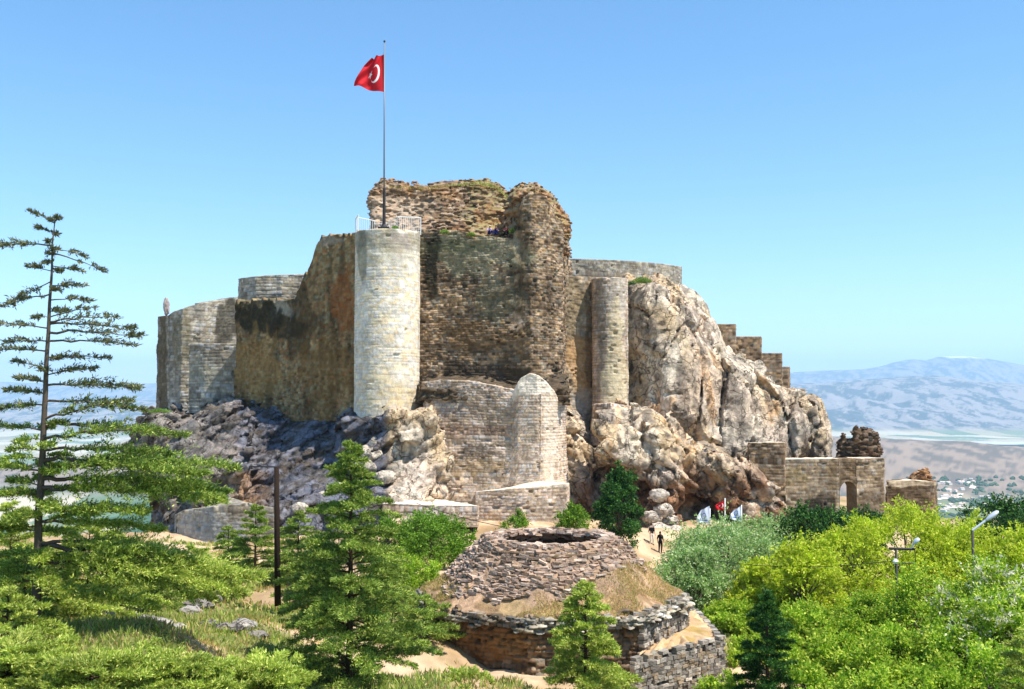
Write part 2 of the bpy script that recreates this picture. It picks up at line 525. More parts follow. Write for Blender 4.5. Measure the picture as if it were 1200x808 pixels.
_az = np.radians(np.concatenate([np.arange(-180, -36, 4), np.arange(-36, 36, .12), np.arange(36, 180.1, 4)]))
tag(polar('ground', 3, 8500, 620, _az, M_earth, .93), kind='structure')
_az2 = np.radians(np.arange(-60, 60.01, .08))
tag(polar('mountains', 8450, 27000, 260, _az2, M_earth, 1), kind='structure')
# the lake far out on the plain
w = [P(1085, 522.6, 6250), P(1230, 522.6, 6250), P(1230, 520.2, 6560), P(1100, 520.2, 6560)]
water = mk('water', [(p[0], p[1], -262.0) for p in w], [(0, 1, 2, 3)], plain_mat('lake_water', (225, 232, 238), .25, 0, .02, .001))
tag(water, kind='structure')

# haze: one closed box of even air round everything below the sky
hm, t_, N_ = nodes('haze_air')
vp = N_('ShaderNodeVolumePrincipled')
vp.inputs['Color'].default_value = (.50, .76, 1.0, 1)
vp.inputs['Density'].default_value = 7.2e-5
vp.inputs['Anisotropy'].default_value = 0.0
oo = N_('ShaderNodeOutputMaterial')
t_.links.new(vp.outputs[0], oo.inputs['Volume'])
hb = MB(); hb.box((0, 9700, 350), (58000, 38000, 1500))
hz = hb.build('haze', hm)
tag(hz, kind='stuff')
# ---------------------------------------------------------------- implicit rock: union of solid pieces in (px, py, distance), surface nets
def poly_sd(pts, X, Y):
    """signed distance to polygon in px (negative inside)"""
    pts = np.asarray(pts, float)
    d = np.full(X.shape, 1e9); ins = np.zeros(X.shape, bool)
    for a, b in zip(pts, np.roll(pts, -1, 0)):
        e = b - a; wx, wy = X - a[0], Y - a[1]
        t = np.clip((wx * e[0] + wy * e[1]) / (e @ e), 0, 1)
        d = np.minimum(d, (wx - t * e[0]) ** 2 + (wy - t * e[1]) ** 2)
        if e[1] != 0:
            c = ((a[1] <= Y) & (b[1] > Y)) | ((b[1] <= Y) & (a[1] > Y))
            ins ^= c & (X < a[0] + (Y - a[1]) / e[1] * e[0])
    d = np.sqrt(d)
    return np.where(ins, -d, d)

def smax(a, b, k):
    h = np.clip(.5 + .5 * (a - b) / k, 0, 1)
    return b + (a - b) * h + k * h * (1 - h)

def smin(a, b, k):
    return -smax(-a, -b, k)

def surface_nets(Fv):
    nx, ny, nz = Fv.shape
    S = Fv < 0
    sh = (nx - 1, ny - 1, nz - 1)
    cnt = np.zeros(sh, np.int8)
    corners = [(a, b, c) for a in (0, 1) for b in (0, 1) for c in (0, 1)]
    for a, b, c in corners:
        cnt += S[a:nx - 1 + a, b:ny - 1 + b, c:nz - 1 + c]
    act = (cnt > 0) & (cnt < 8)
    idx = np.full(sh, -1, np.int64)
    ii = np.argwhere(act)
    idx[act] = np.arange(len(ii))
    val = np.stack([Fv[ii[:, 0] + a, ii[:, 1] + b, ii[:, 2] + c] for a, b, c in corners], 1)
    pos = np.zeros((len(ii), 3)); n = np.zeros(len(ii))
    cn = np.array(corners, float)
    for p in range(8):
        for ax in range(3):
            q = list(corners[p])
            if q[ax] == 1: continue
            q[ax] = 1; q = corners.index(tuple(q))
            va, vb = val[:, p], val[:, q]
            m = (va < 0) != (vb < 0)
            t = np.where(m, va / np.where(m, va - vb, 1), 0)
            pt = cn[p] + (cn[q] - cn[p]) * t[:, None]
            pos += pt * m[:, None]; n += m
    pos = pos / n[:, None] + ii
    quads = []
    for ax in range(3):
        s1 = [slice(None)] * 3; s2 = [slice(None)] * 3
        s1[ax] = slice(0, -1); s2[ax] = slice(1, None)
        A, B = S[tuple(s1)], S[tuple(s2)]
        e = np.argwhere(A != B)
        o1, o2 = (ax + 1) % 3, (ax + 2) % 3
        ok = (e[:, o1] >= 1) & (e[:, o2] >= 1) & (e[:, o1] < Fv.shape[o1] - 1) & (e[:, o2] < Fv.shape[o2] - 1)
        e = e[ok]
        def g(d1, d2):
            f = e.copy(); f[:, o1] -= d1; f[:, o2] -= d2
            return idx[f[:, 0], f[:, 1], f[:, 2]]
        q = np.stack([g(1, 1), g(0, 1), g(0, 0), g(1, 0)], 1)
        inside = A[e[:, 0], e[:, 1], e[:, 2]]
        q = np.where(inside[:, None], q, q[:, ::-1])
        quads.append(q)
    return pos, np.concatenate(quads)

def sdf_rock(pieces, bounds, step, noise, union_k=.6):
    """pieces: (outline px, front distance fn or number, back distance, rounding). Returns world verts and quads."""
    (x0, x1), (y0, y1), (d0, d1) = bounds
    ax, ay, ad = np.arange(x0, x1, step[0]), np.arange(y0, y1, step[1]), np.arange(d0, d1, step[2])
    X2, Y2 = np.meshgrid(ax, ay, indexing='ij')
    Fv = np.full((len(ax), len(ay), len(ad)), 50., np.float32)
    DD = ad[None, None, :]
    for poly, fr, bk, rd in pieces:
        s = poly_sd(poly, X2, Y2)
        f0 = fr(X2, Y2) if callable(fr) else np.full(X2.shape, float(fr))
        sd2 = (s * f0 / F)[..., None]
        dd = smax((f0[..., None] - DD), (DD - bk), .5)
        f = smax(sd2, dd, rd)
        Fv = smin(Fv, f, union_k)
    band = np.abs(Fv) < noise.reach
    i, j, k = np.nonzero(band)
    W = P(ax[i], ay[j], ad[k])
    from concurrent.futures import ThreadPoolExecutor
    pxs, pys = ax[i], ay[j]
    ch = [slice(a, a + 30000) for a in range(0, len(i), 30000)]
    with ThreadPoolExecutor(4) as ex:
        res_ = list(ex.map(lambda s_: noise(W[s_], pxs[s_], pys[s_]), ch))
    Fv[band] += np.concatenate(res_)
    pos, q = surface_nets(Fv)
    px, py, D = x0 + pos[:, 0] * step[0], y0 + pos[:, 1] * step[1], d0 + pos[:, 2] * step[2]
    return P(px, py, D), q

def vnormals(V, q):
    n = np.cross(V[q[:, 2]] - V[q[:, 0]], V[q[:, 3]] - V[q[:, 1]])
    out = np.zeros_like(V)
    for k in range(4):
        for a in range(3):
            out[:, a] += np.bincount(q[:, k], n[:, a], len(V))
    return out / (np.linalg.norm(out, axis=1, keepdims=True) + 1e-9)

def cliff_noise(W, px, py):
    x, y, z = W[:, 0], W[:, 1], W[:, 2]
    big = (fbm3(x / 7, y / 7, z / 9, 2, 1) - .5) * 3.4
    low = sst(-1.5, -4.5, z + (px - 735) * .022)
    fl = (ridge3(x / 3.6 + z * .05, y / 3.6, z / 15, 2, 7) - .55) * 1.35
    w1 = (vn3(x / 3, y / 3, z / 3, 3) - .5) * 2.0
    f1, f2, idv, fc = vor3((x + w1) / 2.8, (y + w1) / 2.8, (z + .35 * x) / 2.2, 11, True)
    blocks = (idv - .5) * 1.2 + np.clip(.14 - (f2 - f1), 0, 1) * 3.0 + fc * 2.6
    g1, g2, id2, gc = vor3((x + w1 * .5) / 1.1, (y + w1) / 1.1, (z + .5 * x) / .8, 12, True)
    small = (id2 - .5) * .28 + np.clip(.15 - (g2 - g1), 0, 1) * 1.0 + gc * .6
    h1, h2, hid, hc = vor3((x + w1 * .7) / 3.6, (y - w1) / 3.6, (z + w1) / 8, 15, True)
    crack = np.clip(.055 - (h2 - h1), 0, 1) * 30 * sst(.3, .42, vn3(x / 5, y / 5, z / 5, 19)) + hc * 1.3 + (hid - .5) * .5
    pits = np.clip(vn3(x / .8, y / .8, z / .7, 21) - .8, 0, 1) * 3.2
    return big + (fl + crack) * (1 - low * .7) + (blocks + small) * (.06 + .94 * low) + pits * (1 - low)
cliff_noise.reach = 4.2

def fine_disp(V, q, amp=.16, sc=.55, seed=31, chips=0.):
    N = vnormals(V, q)
    x, y, z = V.T
    if chips:
        w1 = vn3(x / 1.5, y / 1.5, z / 1.5, 5) * 1.2
        f1, f2, idv, fc = vor3((x + w1) / .85, y / .85, (z + w1 * .5) / .62, seed + 3, True)
        V = V + N * ((idv - .5) * .6 + fc * 1.3 - np.clip(.12 - (f2 - f1), 0, 1) * 3)[:, None] * chips
    d = (fbm3(x / sc, y / sc, z / sc, 3, seed) - .5) * 2 * amp
    return V + N * d[:, None], N

def cliff_col(V, N, bluish=0.0):
    x, y, z = V.T
    px, py = proj(V)
    base = lin((224, 206, 180)); tan = lin((204, 176, 138)); ochre = lin((200, 144, 82)); grey = lin((122, 112, 102)); dark = lin((72, 60, 48)); pink = lin((214, 188, 164))
    c = mixc(base, tan, sst(.4, .62, fbm3(x / 3, y / 3, z / 4, 4, 41)))
    c = mixc(c, pink, sst(.45, .65, fbm3(x / 4, y / 4, z / 4, 3, 44)) * .6)
    # iron stains run down the face
    st = fbm3(x / 1.3, y / 1.3, z / 7, 4, 51)
    c = mixc(c, ochre, sst(.55, .72, st) * .6 * sst(660, 720, px))
    c = mixc(c, grey * .85, sst(.52, .64, fbm3(x / 1.3, y / 1.3, z / 8, 4, 57)) * .65)
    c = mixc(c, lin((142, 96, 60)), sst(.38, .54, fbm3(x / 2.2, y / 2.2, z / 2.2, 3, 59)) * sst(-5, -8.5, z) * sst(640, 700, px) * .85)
    # lichen on the ledges that face up
    c = mixc(c, grey * .8, sst(.5, .62, fbm3(x / .8, y / .8, z / .8, 3, 61)) * .45)
    c = mixc(c, dark, sst(.66, .74, fbm3(x / .7, y / .7, z / 1.1, 3, 63)) * .8)
    c = c * (.80 + .40 * fbm3(x / .45, y / .45, z / .6, 4, 67))[:, None]
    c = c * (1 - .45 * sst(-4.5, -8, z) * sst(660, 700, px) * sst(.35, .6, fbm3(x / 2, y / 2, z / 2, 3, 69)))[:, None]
    lil = sst(285, 262, px)
    c = mixc(c, mixc(lin((126, 120, 116)), lin((64, 62, 62)), sst(.38, .58, fbm3(x / 1.3, y / 1.3, z / .9, 4, 66))), lil * .8)
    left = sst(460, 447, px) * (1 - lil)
    c = mixc(c, mixc(lin((100, 106, 122)), lin((40, 41, 48)), sst(.35, .65, fbm3(x / .9, y / .9, z / .5, 4, 65))), left * .85)  # dark blue-grey rock, its bluish shade painted into the colour
    c = mixc(c, lin((160, 122, 84)), left * sst(548, 556, py) * sst(330, 280, px) * .7)
    return c

def lint(*k):
    """distance as a bilinear function: D0 at (px0,py0), plus slopes"""
    D0, px0, py0, ax_, ay_ = k
    return lambda X, Y: D0 + ax_ * (X - px0) + ay_ * (Y - py0)

def leftslope(X, Y):
    return np.clip(101 + .045 * (415 - X) - .12 * (Y - 480), 80.5, 112)

pieces_right = [
    ([(726, 338), (738, 330), (765, 333), (798, 345), (818, 358), (832, 378), (846, 404), (860, 444), (868, 530), (800, 545), (700, 545), (690, 440), (700, 330)],
     lambda X, Y: 104 + .0011 * (X - 790) ** 2 - .012 * (np.minimum(Y, 500) - 330), 128, 3.2),
    ([(832, 400), (850, 410), (876, 430), (900, 449), (924, 466), (940, 480), (951, 496), (953, 528), (938, 548), (870, 565), (836, 545)], lint(105, 850, 450, .06, -.02), 128, 3.0),
    ([(930, 462), (956, 474), (963, 500), (966, 540), (935, 548)], 111, 125, 1.5),
    ([(690, 476), (722, 470), (745, 480), (790, 500), (835, 522), (868, 542), (878, 575), (800, 570), (740, 560), (690, 545)], lint(98.5, 740, 500, .02, -.02), 116, 1.6),
    ([(700, 500), (750, 498), (800, 518), (852, 540), (900, 562), (930, 590), (932, 606), (880, 604), (840, 590), (800, 578), (752, 562), (722, 548), (700, 532)], lint(94.5, 750, 530, .02, .0), 112, 1.5),
    ([(660, 470), (690, 490), (700, 520), (930, 570), (945, 660), (655, 660)], 100, 122, 1.0),
    ([(766, 562), (782, 558), (793, 580), (796, 640), (752, 650), (756, 600)], 92.5, 101, .8),
    ([(652, 485), (680, 488), (692, 510), (700, 560), (700, 660), (652, 660)], lint(96.5, 652, 500, .03, -.01), 112, 1.2),
    ([(860, 570), (880, 572), (915, 590), (936, 600), (936, 660), (860, 660)], 97, 112, 1.0),
]
pieces_left = [
    ([(240, 474), (275, 468), (330, 480), (420, 472), (500, 480), (514, 500), (518, 600), (500, 650), (190, 690), (176, 640), (200, 560)], leftslope, 120, .8),
    ([(150, 530), (174, 490), (200, 484), (245, 490), (262, 520), (240, 566), (190, 566), (158, 552)], 106, 124, 1.4),
    ([(180, 510), (240, 486), (275, 476), (290, 488), (290, 640), (196, 650)], lint(98, 240, 520, -.05, -.08), 118, 1.2),
    ([(232, 548), (282, 545), (288, 575), (282, 592), (240, 604), (222, 580)], 88, 100, .9),
    ([(318, 600), (350, 588), (400, 580), (470, 586), (512, 596), (512, 640), (318, 640)], lint(84, 400, 590, .0, -.05), 100, .7),
    ([(442, 512), (458, 488), (495, 483), (512, 496), (519, 526), (518, 578), (500, 592), (458, 588), (444, 545)], 90.6, 104, .9),
    ([(396, 490), (412, 482), (428, 486), (450, 496), (480, 496), (480, 545), (396, 545)], 93.2, 102, .8),
    ([(404, 530), (440, 520), (470, 545), (500, 590), (470, 600), (400, 590)], 89.5, 100, 1.0),
]
def left_noise(W, px, py):
    x, y, z = W[:, 0], W[:, 1], W[:, 2]
    big = (fbm3(x / 5, y / 5, z / 5, 3, 101) - .5) * 2.6
    w1 = vn3(x / 3, y / 3, z / 3, 103) * 1.6
    # tilted beds stepping up to the right
    a = z * .86 - x * .5
    f1, f2, idv, fc = vor3((x * .86 + z * .5 + w1) / 2.6, (y + w1) / 2.4, (a + w1 * .4) / 1.2, 111, True)
    g1, g2, id2, gc = vor3((x + w1) / 1.1, y / 1.0, (a + w1) / .55, 112, True)
    return big + (idv - .5) * .8 + fc * 1.6 + np.clip(.15 - (f2 - f1), 0, 1) * 2.6 + (id2 - .5) * .2 + gc * .4 + np.clip(.15 - (g2 - g1), 0, 1) * .8
left_noise.reach = 3.6

V, q = sdf_rock(pieces_right, ((642, 990), (300, 662), (88, 130)), (2.0, 2.0, .32), cliff_noise)
V, N = fine_disp(V, q, .05, chips=.12)
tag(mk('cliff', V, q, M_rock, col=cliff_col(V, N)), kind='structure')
V, q = sdf_rock(pieces_left, ((140, 664), (440, 690), (78, 126)), (2.2, 2.0, .34), left_noise)
V, N = fine_disp(V, q, .05, chips=.10)
tag(mk('rocky_slope', V, q, M_rock, col=cliff_col(V, N)), kind='structure')

# ---------------------------------------------------------------- masonry walls
PAL = {
 'pale':  [(232, 220, 202), (226, 214, 192), (234, 218, 184), (216, 208, 192), (230, 208, 172), (222, 214, 200)],
 'brown': [(146, 122, 98), (124, 102, 80), (178, 152, 124), (94, 76, 58), (158, 128, 92), (134, 122, 106)],
 'rust':  [(142, 118, 80), (128, 104, 66), (156, 130, 88), (110, 90, 58), (146, 106, 66), (136, 126, 94)],
 'grey':  [(166, 158, 142), (150, 142, 128), (178, 168, 148), (140, 130, 114), (160, 148, 126), (170, 166, 158)],
 'pink':  [(212, 188, 166), (200, 176, 154), (220, 200, 180), (186, 160, 136), (206, 180, 148), (194, 184, 174)],
 'tan':   [(166, 146, 120), (150, 130, 106), (180, 160, 134), (136, 116, 92), (166, 142, 110), (156, 144, 128)],
}
class Sty:
    def __init__(s, pal, h=.42, w=.75, jd=.05, bd=.05, rough=.08, miss=.02, jcol=(120, 104, 82), jw=.05, var=.16):
        s.pal = np.array([lin(c) for c in PAL[pal]]); s.h, s.w, s.jd, s.bd, s.rough, s.miss, s.jw, s.var = h, w, jd, bd, rough, miss, jw, var
        s.jcol = lin(jcol)

def masonry(S, Z, st, seed):
    Zw = Z + (vn2(S / 5, Z / 5, seed) - .5) * .3 + (vn2(S * 0, Z / .9, seed + 31) - .5) * .45
    h = st.h
    r = np.floor(Zw / h); fz = Zw / h - r
    w = st.w * (.65 + .7 * hsh(r, 0, 0, seed + 1))
    u = (S + 7.3 * hsh(r, 1, 0, seed + 2)) / w + (vn2(S * 1.1, r * 5.3, seed + 9) - .5) * .5
    c = np.floor(u); fu = u - c
    blk = hsh(r, c, 0, seed + 3); pick = hsh(r, c, 1, seed + 3)
    decay = fbm2(S / 2.6, Z / 2.0, 3, seed + 4)
    miss = (hsh(r, c, 2, seed + 3) < st.miss * np.clip((decay - .4) * 9, .15, 5)).astype(float)
    dj = np.minimum(np.minimum(fu, 1 - fu) * w, np.minimum(fz, 1 - fz) * h)
    jn = 1 - sst(0, st.jw * (.6 + 1.3 * decay), dj)
    disp = -st.jd * jn + (blk - .5) * st.bd - miss * .28 * sst(0, .09, dj) + (fbm2(S / .8, Z / .8, 4, seed + 5) - .5) * st.rough * 2 + (decay - .5) * st.rough * 2.5
    col = st.pal[(pick * (len(st.pal) - .01)).astype(int)]
    col = col * (1 + (blk - .5) * 2 * st.var)[..., None]
    col = mixc(col, st.jcol, jn * .55)
    return disp, np.clip(col, 0.01, .95), miss, decay

def apply_stains_and_shading(col, V, px, py, stains_and_shading, seed):  # colour patches: stains, plus some painted light and shade
    x, y, z = V[..., 0], V[..., 1], V[..., 2]
    for k, (cx, cy, rx, ry, rgb, stg) in enumerate(stains_and_shading):
        d = np.hypot((px - cx) / rx, (py - cy) / ry)
        n = fbm3(x / 1.4, y / 1.4, z / 2.6, 4, seed + 200 + k) - .5
        m = sst(1.15, .75, d + n * 2.0) * stg
        col = mixc(col, lin(rgb), m * (.75 + .5 * fbm3(x / .3, y / .3, z / .3, 2, seed + 300 + k)).clip(0, 1))
    return col

def plan_pts(lst, pyref):
    return [tuple(P(a, pyref, D)[:2]) for a, D in lst]

def wall(name, plan, top, bot, thick, st, seed=1, res=.1, mat=None, parent=None, closed=False, jag=0., stains_and_shading=(), flare=0., streak=.25, edge=None, dispmul=1., mottle=.32, topcol=None):
    """masonry wall: plan polyline (left to right as seen), top/bottom heights from photo profiles or numbers, real thickness"""
    plan = np.array(plan, float)
    if closed: plan = np.vstack([plan, plan[:1]])
    seg = np.hypot(*np.diff(plan, axis=0).T); L = np.concatenate([[0], np.cumsum(seg)])
    ns = max(4, int(L[-1] / res)); S = np.linspace(0, L[-1], ns + 1)
    x, y = np.interp(S, L, plan[:, 0]), np.interp(S, L, plan[:, 1])
    ts = np.gradient(x, S), np.gradient(y, S)
    k = 5
    def sm(a):
        if closed:
            b = np.concatenate([a[-k - 1:-1], a, a[1:k + 1]])
        else:
            b = np.concatenate([[a[0]] * k, a, [a[-1]] * k])
        return np.convolve(b, np.ones(2 * k + 1) / (2 * k + 1), 'valid')
    tx, ty = sm(ts[0]), sm(ts[1]); l = np.hypot(tx, ty); nxv, nyv = ty / l, -tx / l
    def prof(t, x, y):
        if callable(t): return t(S, x, y)
        if isinstance(t, (int, float)): return np.full(len(S), float(t))
        t = np.array(t, float); z = np.zeros(len(S))
        for _ in range(3):
            pp, _q = proj(np.stack([x, y, z], -1))
            z = P(pp, np.interp(pp, t[:, 0], t[:, 1]), y)[:, 2]
        return z
    zt, zb = prof(top, x, y), prof(bot, x, y)
    if jag:
        cour = np.floor(S / (st.w * .8) + .8 * hsh(np.floor(S / 1.7), 5))
        zt = zt + (np.round((hsh(cour, 7, 0, seed) - .5) * jag * 2 / st.h) * st.h) + (vn2(S / 2.2, S * 0, seed + 8) - .5) * jag
    nz = max(4, int((zt - zb).max() / res))
    vv = np.linspace(0, 1, nz + 1)
    Z = zb[:, None] + (zt - zb)[:, None] * vv[None]
    S2 = np.repeat(S[:, None], nz + 1, 1)
    if closed:
        S2w = S2
    disp, col, miss, decay = masonry(S2, Z, st, seed)
    disp = disp * dispmul + flare * (1 - vv[None]) ** 2
    X = x[:, None] + nxv[:, None] * disp; Y = y[:, None] + nyv[:, None] * disp
    Fr = np.stack([X, Y, Z], -1)
    # top strip and back
    nt_ = max(2, int(thick / (res * 2.5)))
    tt = np.linspace(0, 1, nt_ + 1)[1:]
    cx_, cy_ = x.mean(), y.mean()
    if closed:
        Xt = x[:, None] + (cx_ - x)[:, None] * tt; Yt = y[:, None] + (cy_ - y)[:, None] * tt
    else:
        Xt = x[:, None] - nxv[:, None] * tt * thick; Yt = y[:, None] - nyv[:, None] * tt * thick
    Zt = zt[:, None] + (fbm2(Xt / .5, Yt / .5, 3, seed + 6) - .5) * (.12 + jag * .5)
    Tp = np.stack([Xt, Yt, Zt], -1)
    dT, cT, *_ = masonry(np.repeat(S[:, None], nt_, 1), tt[None] * thick + 0 * Zt, st, seed + 50)
    if topcol is not None:
        cT = lin(topcol) * (.85 + .3 * fbm2(Xt / .4, Yt / .4, 3, seed + 60))[..., None]
    parts = [Fr, Tp]; cols = [col, cT * 1.05]
    if not closed:
        nb = max(3, int((zt - zb).max() / .5))
        vb = np.linspace(1, 0, nb + 1)[1:]
        Xb = np.repeat((x - nxv * thick)[:, None], nb, 1); Yb = np.repeat((y - nyv * thick)[:, None], nb, 1)
        Zb_ = zb[:, None] + (zt - zb)[:, None] * vb[None]
        dB, cB, *_ = masonry(np.repeat(S[:, None], nb, 1), Zb_, st, seed + 70)
        parts.append(np.stack([Xb, Yb, Zb_], -1)); cols.append(cB)
    G = np.concatenate(parts, 1); C = np.concatenate(cols, 1)
    n, m = G.shape[:2]
    x_, y_, z_ = G[..., 0], G[..., 1], G[..., 2]
    px, py = proj(G)
    # weathering streaks down the face
    hN = np.stack([x_, y_, z_], -1)
    sk = fbm3(x_ / .9, y_ / .9, z_ / 6, 4, seed + 11)
    C = C * (1 - streak * (sst(.45, .7, sk) - .35))[..., None]
    mo = sst(.3, .7, .6 * fbm3(x_ / .55, y_ / .55, z_ / .45, 4, seed + 12, .6) + .4 * fbm3(x_ / 2.5, y_ / 2.5, z_ / 2.5, 3, seed + 13))
    C = C * (1 - mottle + 1.6 * mottle * mo)[..., None]
    C = apply_stains_and_shading(C, G, px, py, stains_and_shading, seed)
    V = G.reshape(-1, 3)
    i = np.arange((n - 1) * (m - 1)); a = i // (m - 1) * m + i % (m - 1)
    q = np.stack([a, a + m, a + m + 1, a + 1], -1)
    o_ = mk(name, V, q, mat or M_stone, parent=parent, col=C.reshape(-1, 3).clip(.008, .95))
    if not closed:
        me = o_.data
        # close both ends with fans
        bmv = []
        import bmesh
        bm = bmesh.new(); bm.from_mesh(me); bm.verts.ensure_lookup_table()
        nb = parts[2].shape[1]; nF = nz + 1; nT = nt_
        for base, flip in ((0, False), ((n - 1) * m, True)):
            # strips between front column and back column
            f = [base + int(round(k_)) for k_ in np.linspace(0, nF - 1, nb + 1)]
            b = [base + nF + nT - 1] + [base + nF + nT + k_ for k_ in range(nb)]
            b = b[::-1]
            allf = list(range(base, base + nF))
            prev = 0
            for k_ in range(nb):
                lo, hi = f[k_] - base, f[k_ + 1] - base
                ring = [base + j for j in range(lo, hi + 1)] + ([b[k_ + 1], b[k_]] if k_ < nb - 1 else [base + nF + j for j in range(nT)] + [b[k_]])
                if flip: ring = ring[::-1]
                try: bm.faces.new([bm.verts[j] for j in ring[::-1]]).smooth = False
                except ValueError: pass
        bm.to_mesh(me); bm.free()
    return o_

def circle_plan(px, D, rad, pyref, n=64, a0=0):
    c = P(px, pyref, D)
    return [(c[0] + rad * math.cos(a), c[1] + rad * math.sin(a)) for a in (np.linspace(0, 2 * np.pi, n + 1)[:-1] + np.pi / 2 + a0)]

def ztop(py, D): return float(P(600, py, D)[2])

DK = (62, 50, 36)
# --- far left walls
wall('curtain_wall', plan_pts([(184, 124), (199, 120.5), (212, 119), (235, 119.5), (280, 124)], 420), [(180, 372), (198, 369.5), (204, 365), (225, 358), (250, 353), (280, 348)],
     [(180, 482), (300, 482)], 2.0, Sty('grey', miss=.01, h=.36), 11, stains_and_shading=[(190, 430, 8, 70, (92, 76, 48), .85), (268, 376, 16, 26, (66, 62, 52), .8), (212, 400, 10, 30, (110, 100, 66), .5)])
tag(bpy.data.objects['curtain_wall'], 'curved grey stone wall at the far left end of the fortress', 'wall')
w = wall('curtain_wall', plan_pts([(221, 114), (240, 113), (277, 113)], 440), [(215, 403), (240, 403), (280, 402)], [(200, 484), (300, 484)], 3.0, topcol=(230, 222, 204), seed=12, st=Sty('grey', miss=.01, h=.36), stains_and_shading=[(262, 470, 14, 10, (84, 84, 80), .6), (240, 440, 20, 12, (140, 140, 120), .4)])
tag(w, 'low grey wall with a flat ledge in front of the curved wall', 'wall')
w = wall('curtain_wall', plan_pts([(279, 117), (283, 114.5), (300, 113), (330, 113), (362, 114)], 340), [(276, 328), (283, 326), (310, 323), (365, 321)], [(276, 372), (365, 420)], 2.5,
     Sty('grey', h=.34, w=.5, miss=.015), 13, stains_and_shading=[(300, 372, 26, 18, (58, 56, 46), .9), (318, 352, 20, 5, (80, 76, 60), .5)])
tag(w, 'grey wall block with rounded corner rising above the rust brown wall', 'wall')
# --- big rust brown wall left of the round tower
w = wall('curtain_wall', plan_pts([(275.5, 110), (300, 107.5), (352, 102.5), (420, 97.5)], 400), [(275, 353), (296, 352), (312, 352), (330, 352), (344, 350), (350, 338), (355, 326), (362, 314), (367, 300), (371, 286), (378, 277), (400, 273), (420, 272)],
     [(275, 492), (340, 494), (420, 494)], 3.0, Sty('rust', h=.26, w=.42, bd=.05, jd=.035, rough=.14, miss=.03, var=.12), 14, jag=.2, streak=.55, mottle=.4,
     stains_and_shading=[(310, 354, 40, 4, (84, 80, 64), .8), (330, 364, 16, 10, (150, 144, 128), .85), (298, 372, 30, 16, (50, 46, 30), .95), (335, 386, 24, 12, (54, 48, 32), .8), (350, 370, 16, 46, (60, 50, 32), .7), (404, 350, 14, 40, (140, 78, 30), .6), (385, 440, 30, 60, (118, 88, 44), .5), (300, 430, 26, 40, (150, 118, 66), .5), (388, 282, 22, 6, (150, 140, 122), .7)])
tag(w, 'tall rust brown wall with a broken sloping top left of the pale round tower', 'wall')
# --- keep
keep = thing('ruined_keep', 'tall ruined brown stone keep with crumbled top, tallest mass of the fortress', 'keep', P(575, 560, 100).tolist())
KST = [(555, 300, 70, 24, (150, 146, 116), .5), (505, 320, 10, 40, (54, 50, 38), .9), (530, 290, 40, 8, (92, 96, 66), .5), (560, 440, 70, 12, (60, 50, 38), .9), (610, 430, 20, 20, (88, 70, 48), .6),  # includes a dark strip beside the round tower and a dark foot band
       (585, 350, 26, 30, (110, 108, 84), .5), (612, 330, 8, 60, (84, 68, 46), .5), (560, 395, 60, 20, (116, 88, 52), .45)]
w = wall('wall', plan_pts([(489, 98.6), (560, 97.2), (622, 95.4), (640, 96.2), (659, 98), (664, 103), (672, 107)], 360),
     [(489, 269), (540, 271), (566, 276), (600, 280), (606, 262), (612, 232), (622, 224), (640, 230), (652, 252), (660, 262), (668, 300), (676, 330)], [(489, 462), (660, 462), (680, 480)], 4.5,
     Sty('brown', h=.235, w=.42, bd=.09, jd=.06, rough=.16, miss=.06, jw=.045, var=.16), 21, parent=keep, jag=.12, stains_and_shading=KST, streak=.5, mottle=.55, res=.078)
# lower apron wall, paler, with its capped pier
w = wall('apron_wall', plan_pts([(494, 96), (500, 93.6), (560, 92.8), (604, 92), (634, 91.2)], 500), [(490, 449), (515, 445), (545, 446), (580, 452), (604, 458), (636, 462)], [(490, 600), (640, 600)], 6,
     Sty('pink', h=.24, w=.45, miss=.035, rough=.12, var=.12), 22, res=.08, mottle=.4, parent=keep, jag=.1, flare=.5,
     stains_and_shading=[(600, 500, 26, 40, (120, 104, 82), .6), (540, 548, 60, 12, (150, 122, 78), .5), (548, 505, 50, 6, (120, 84, 60), .4), (560, 530, 14, 6, (80, 66, 50), .6)])
w = wall('pier', plan_pts([(599, 92.2), (607, 91.5), (630, 91.2), (650, 92.2), (661, 94.8), (664, 98)], 500), lambda S, x, y: np.interp(S, [0, .5, 1.2, 2.0, 2.8, 3.6, 4.4, 5.6, 20], [ztop(468, 92), ztop(455, 92), ztop(443, 91.5), ztop(437.5, 91.3), ztop(440, 91.3), ztop(447, 92), ztop(457, 94), ztop(468, 97), ztop(472, 98)]),
     [(590, 600), (670, 600)], 2.6, Sty('pink', h=.24, w=.4, miss=.01, rough=.05, var=.08), 23, res=.08, parent=keep, flare=.7, stains_and_shading=[(622, 500, 14, 34, (158, 140, 116), .5), (626, 450, 30, 14, (240, 226, 204), .8), (646, 510, 10, 60, (228, 208, 182), .6)])  # sunlight on cap and right strip painted pale, shaded front painted darker
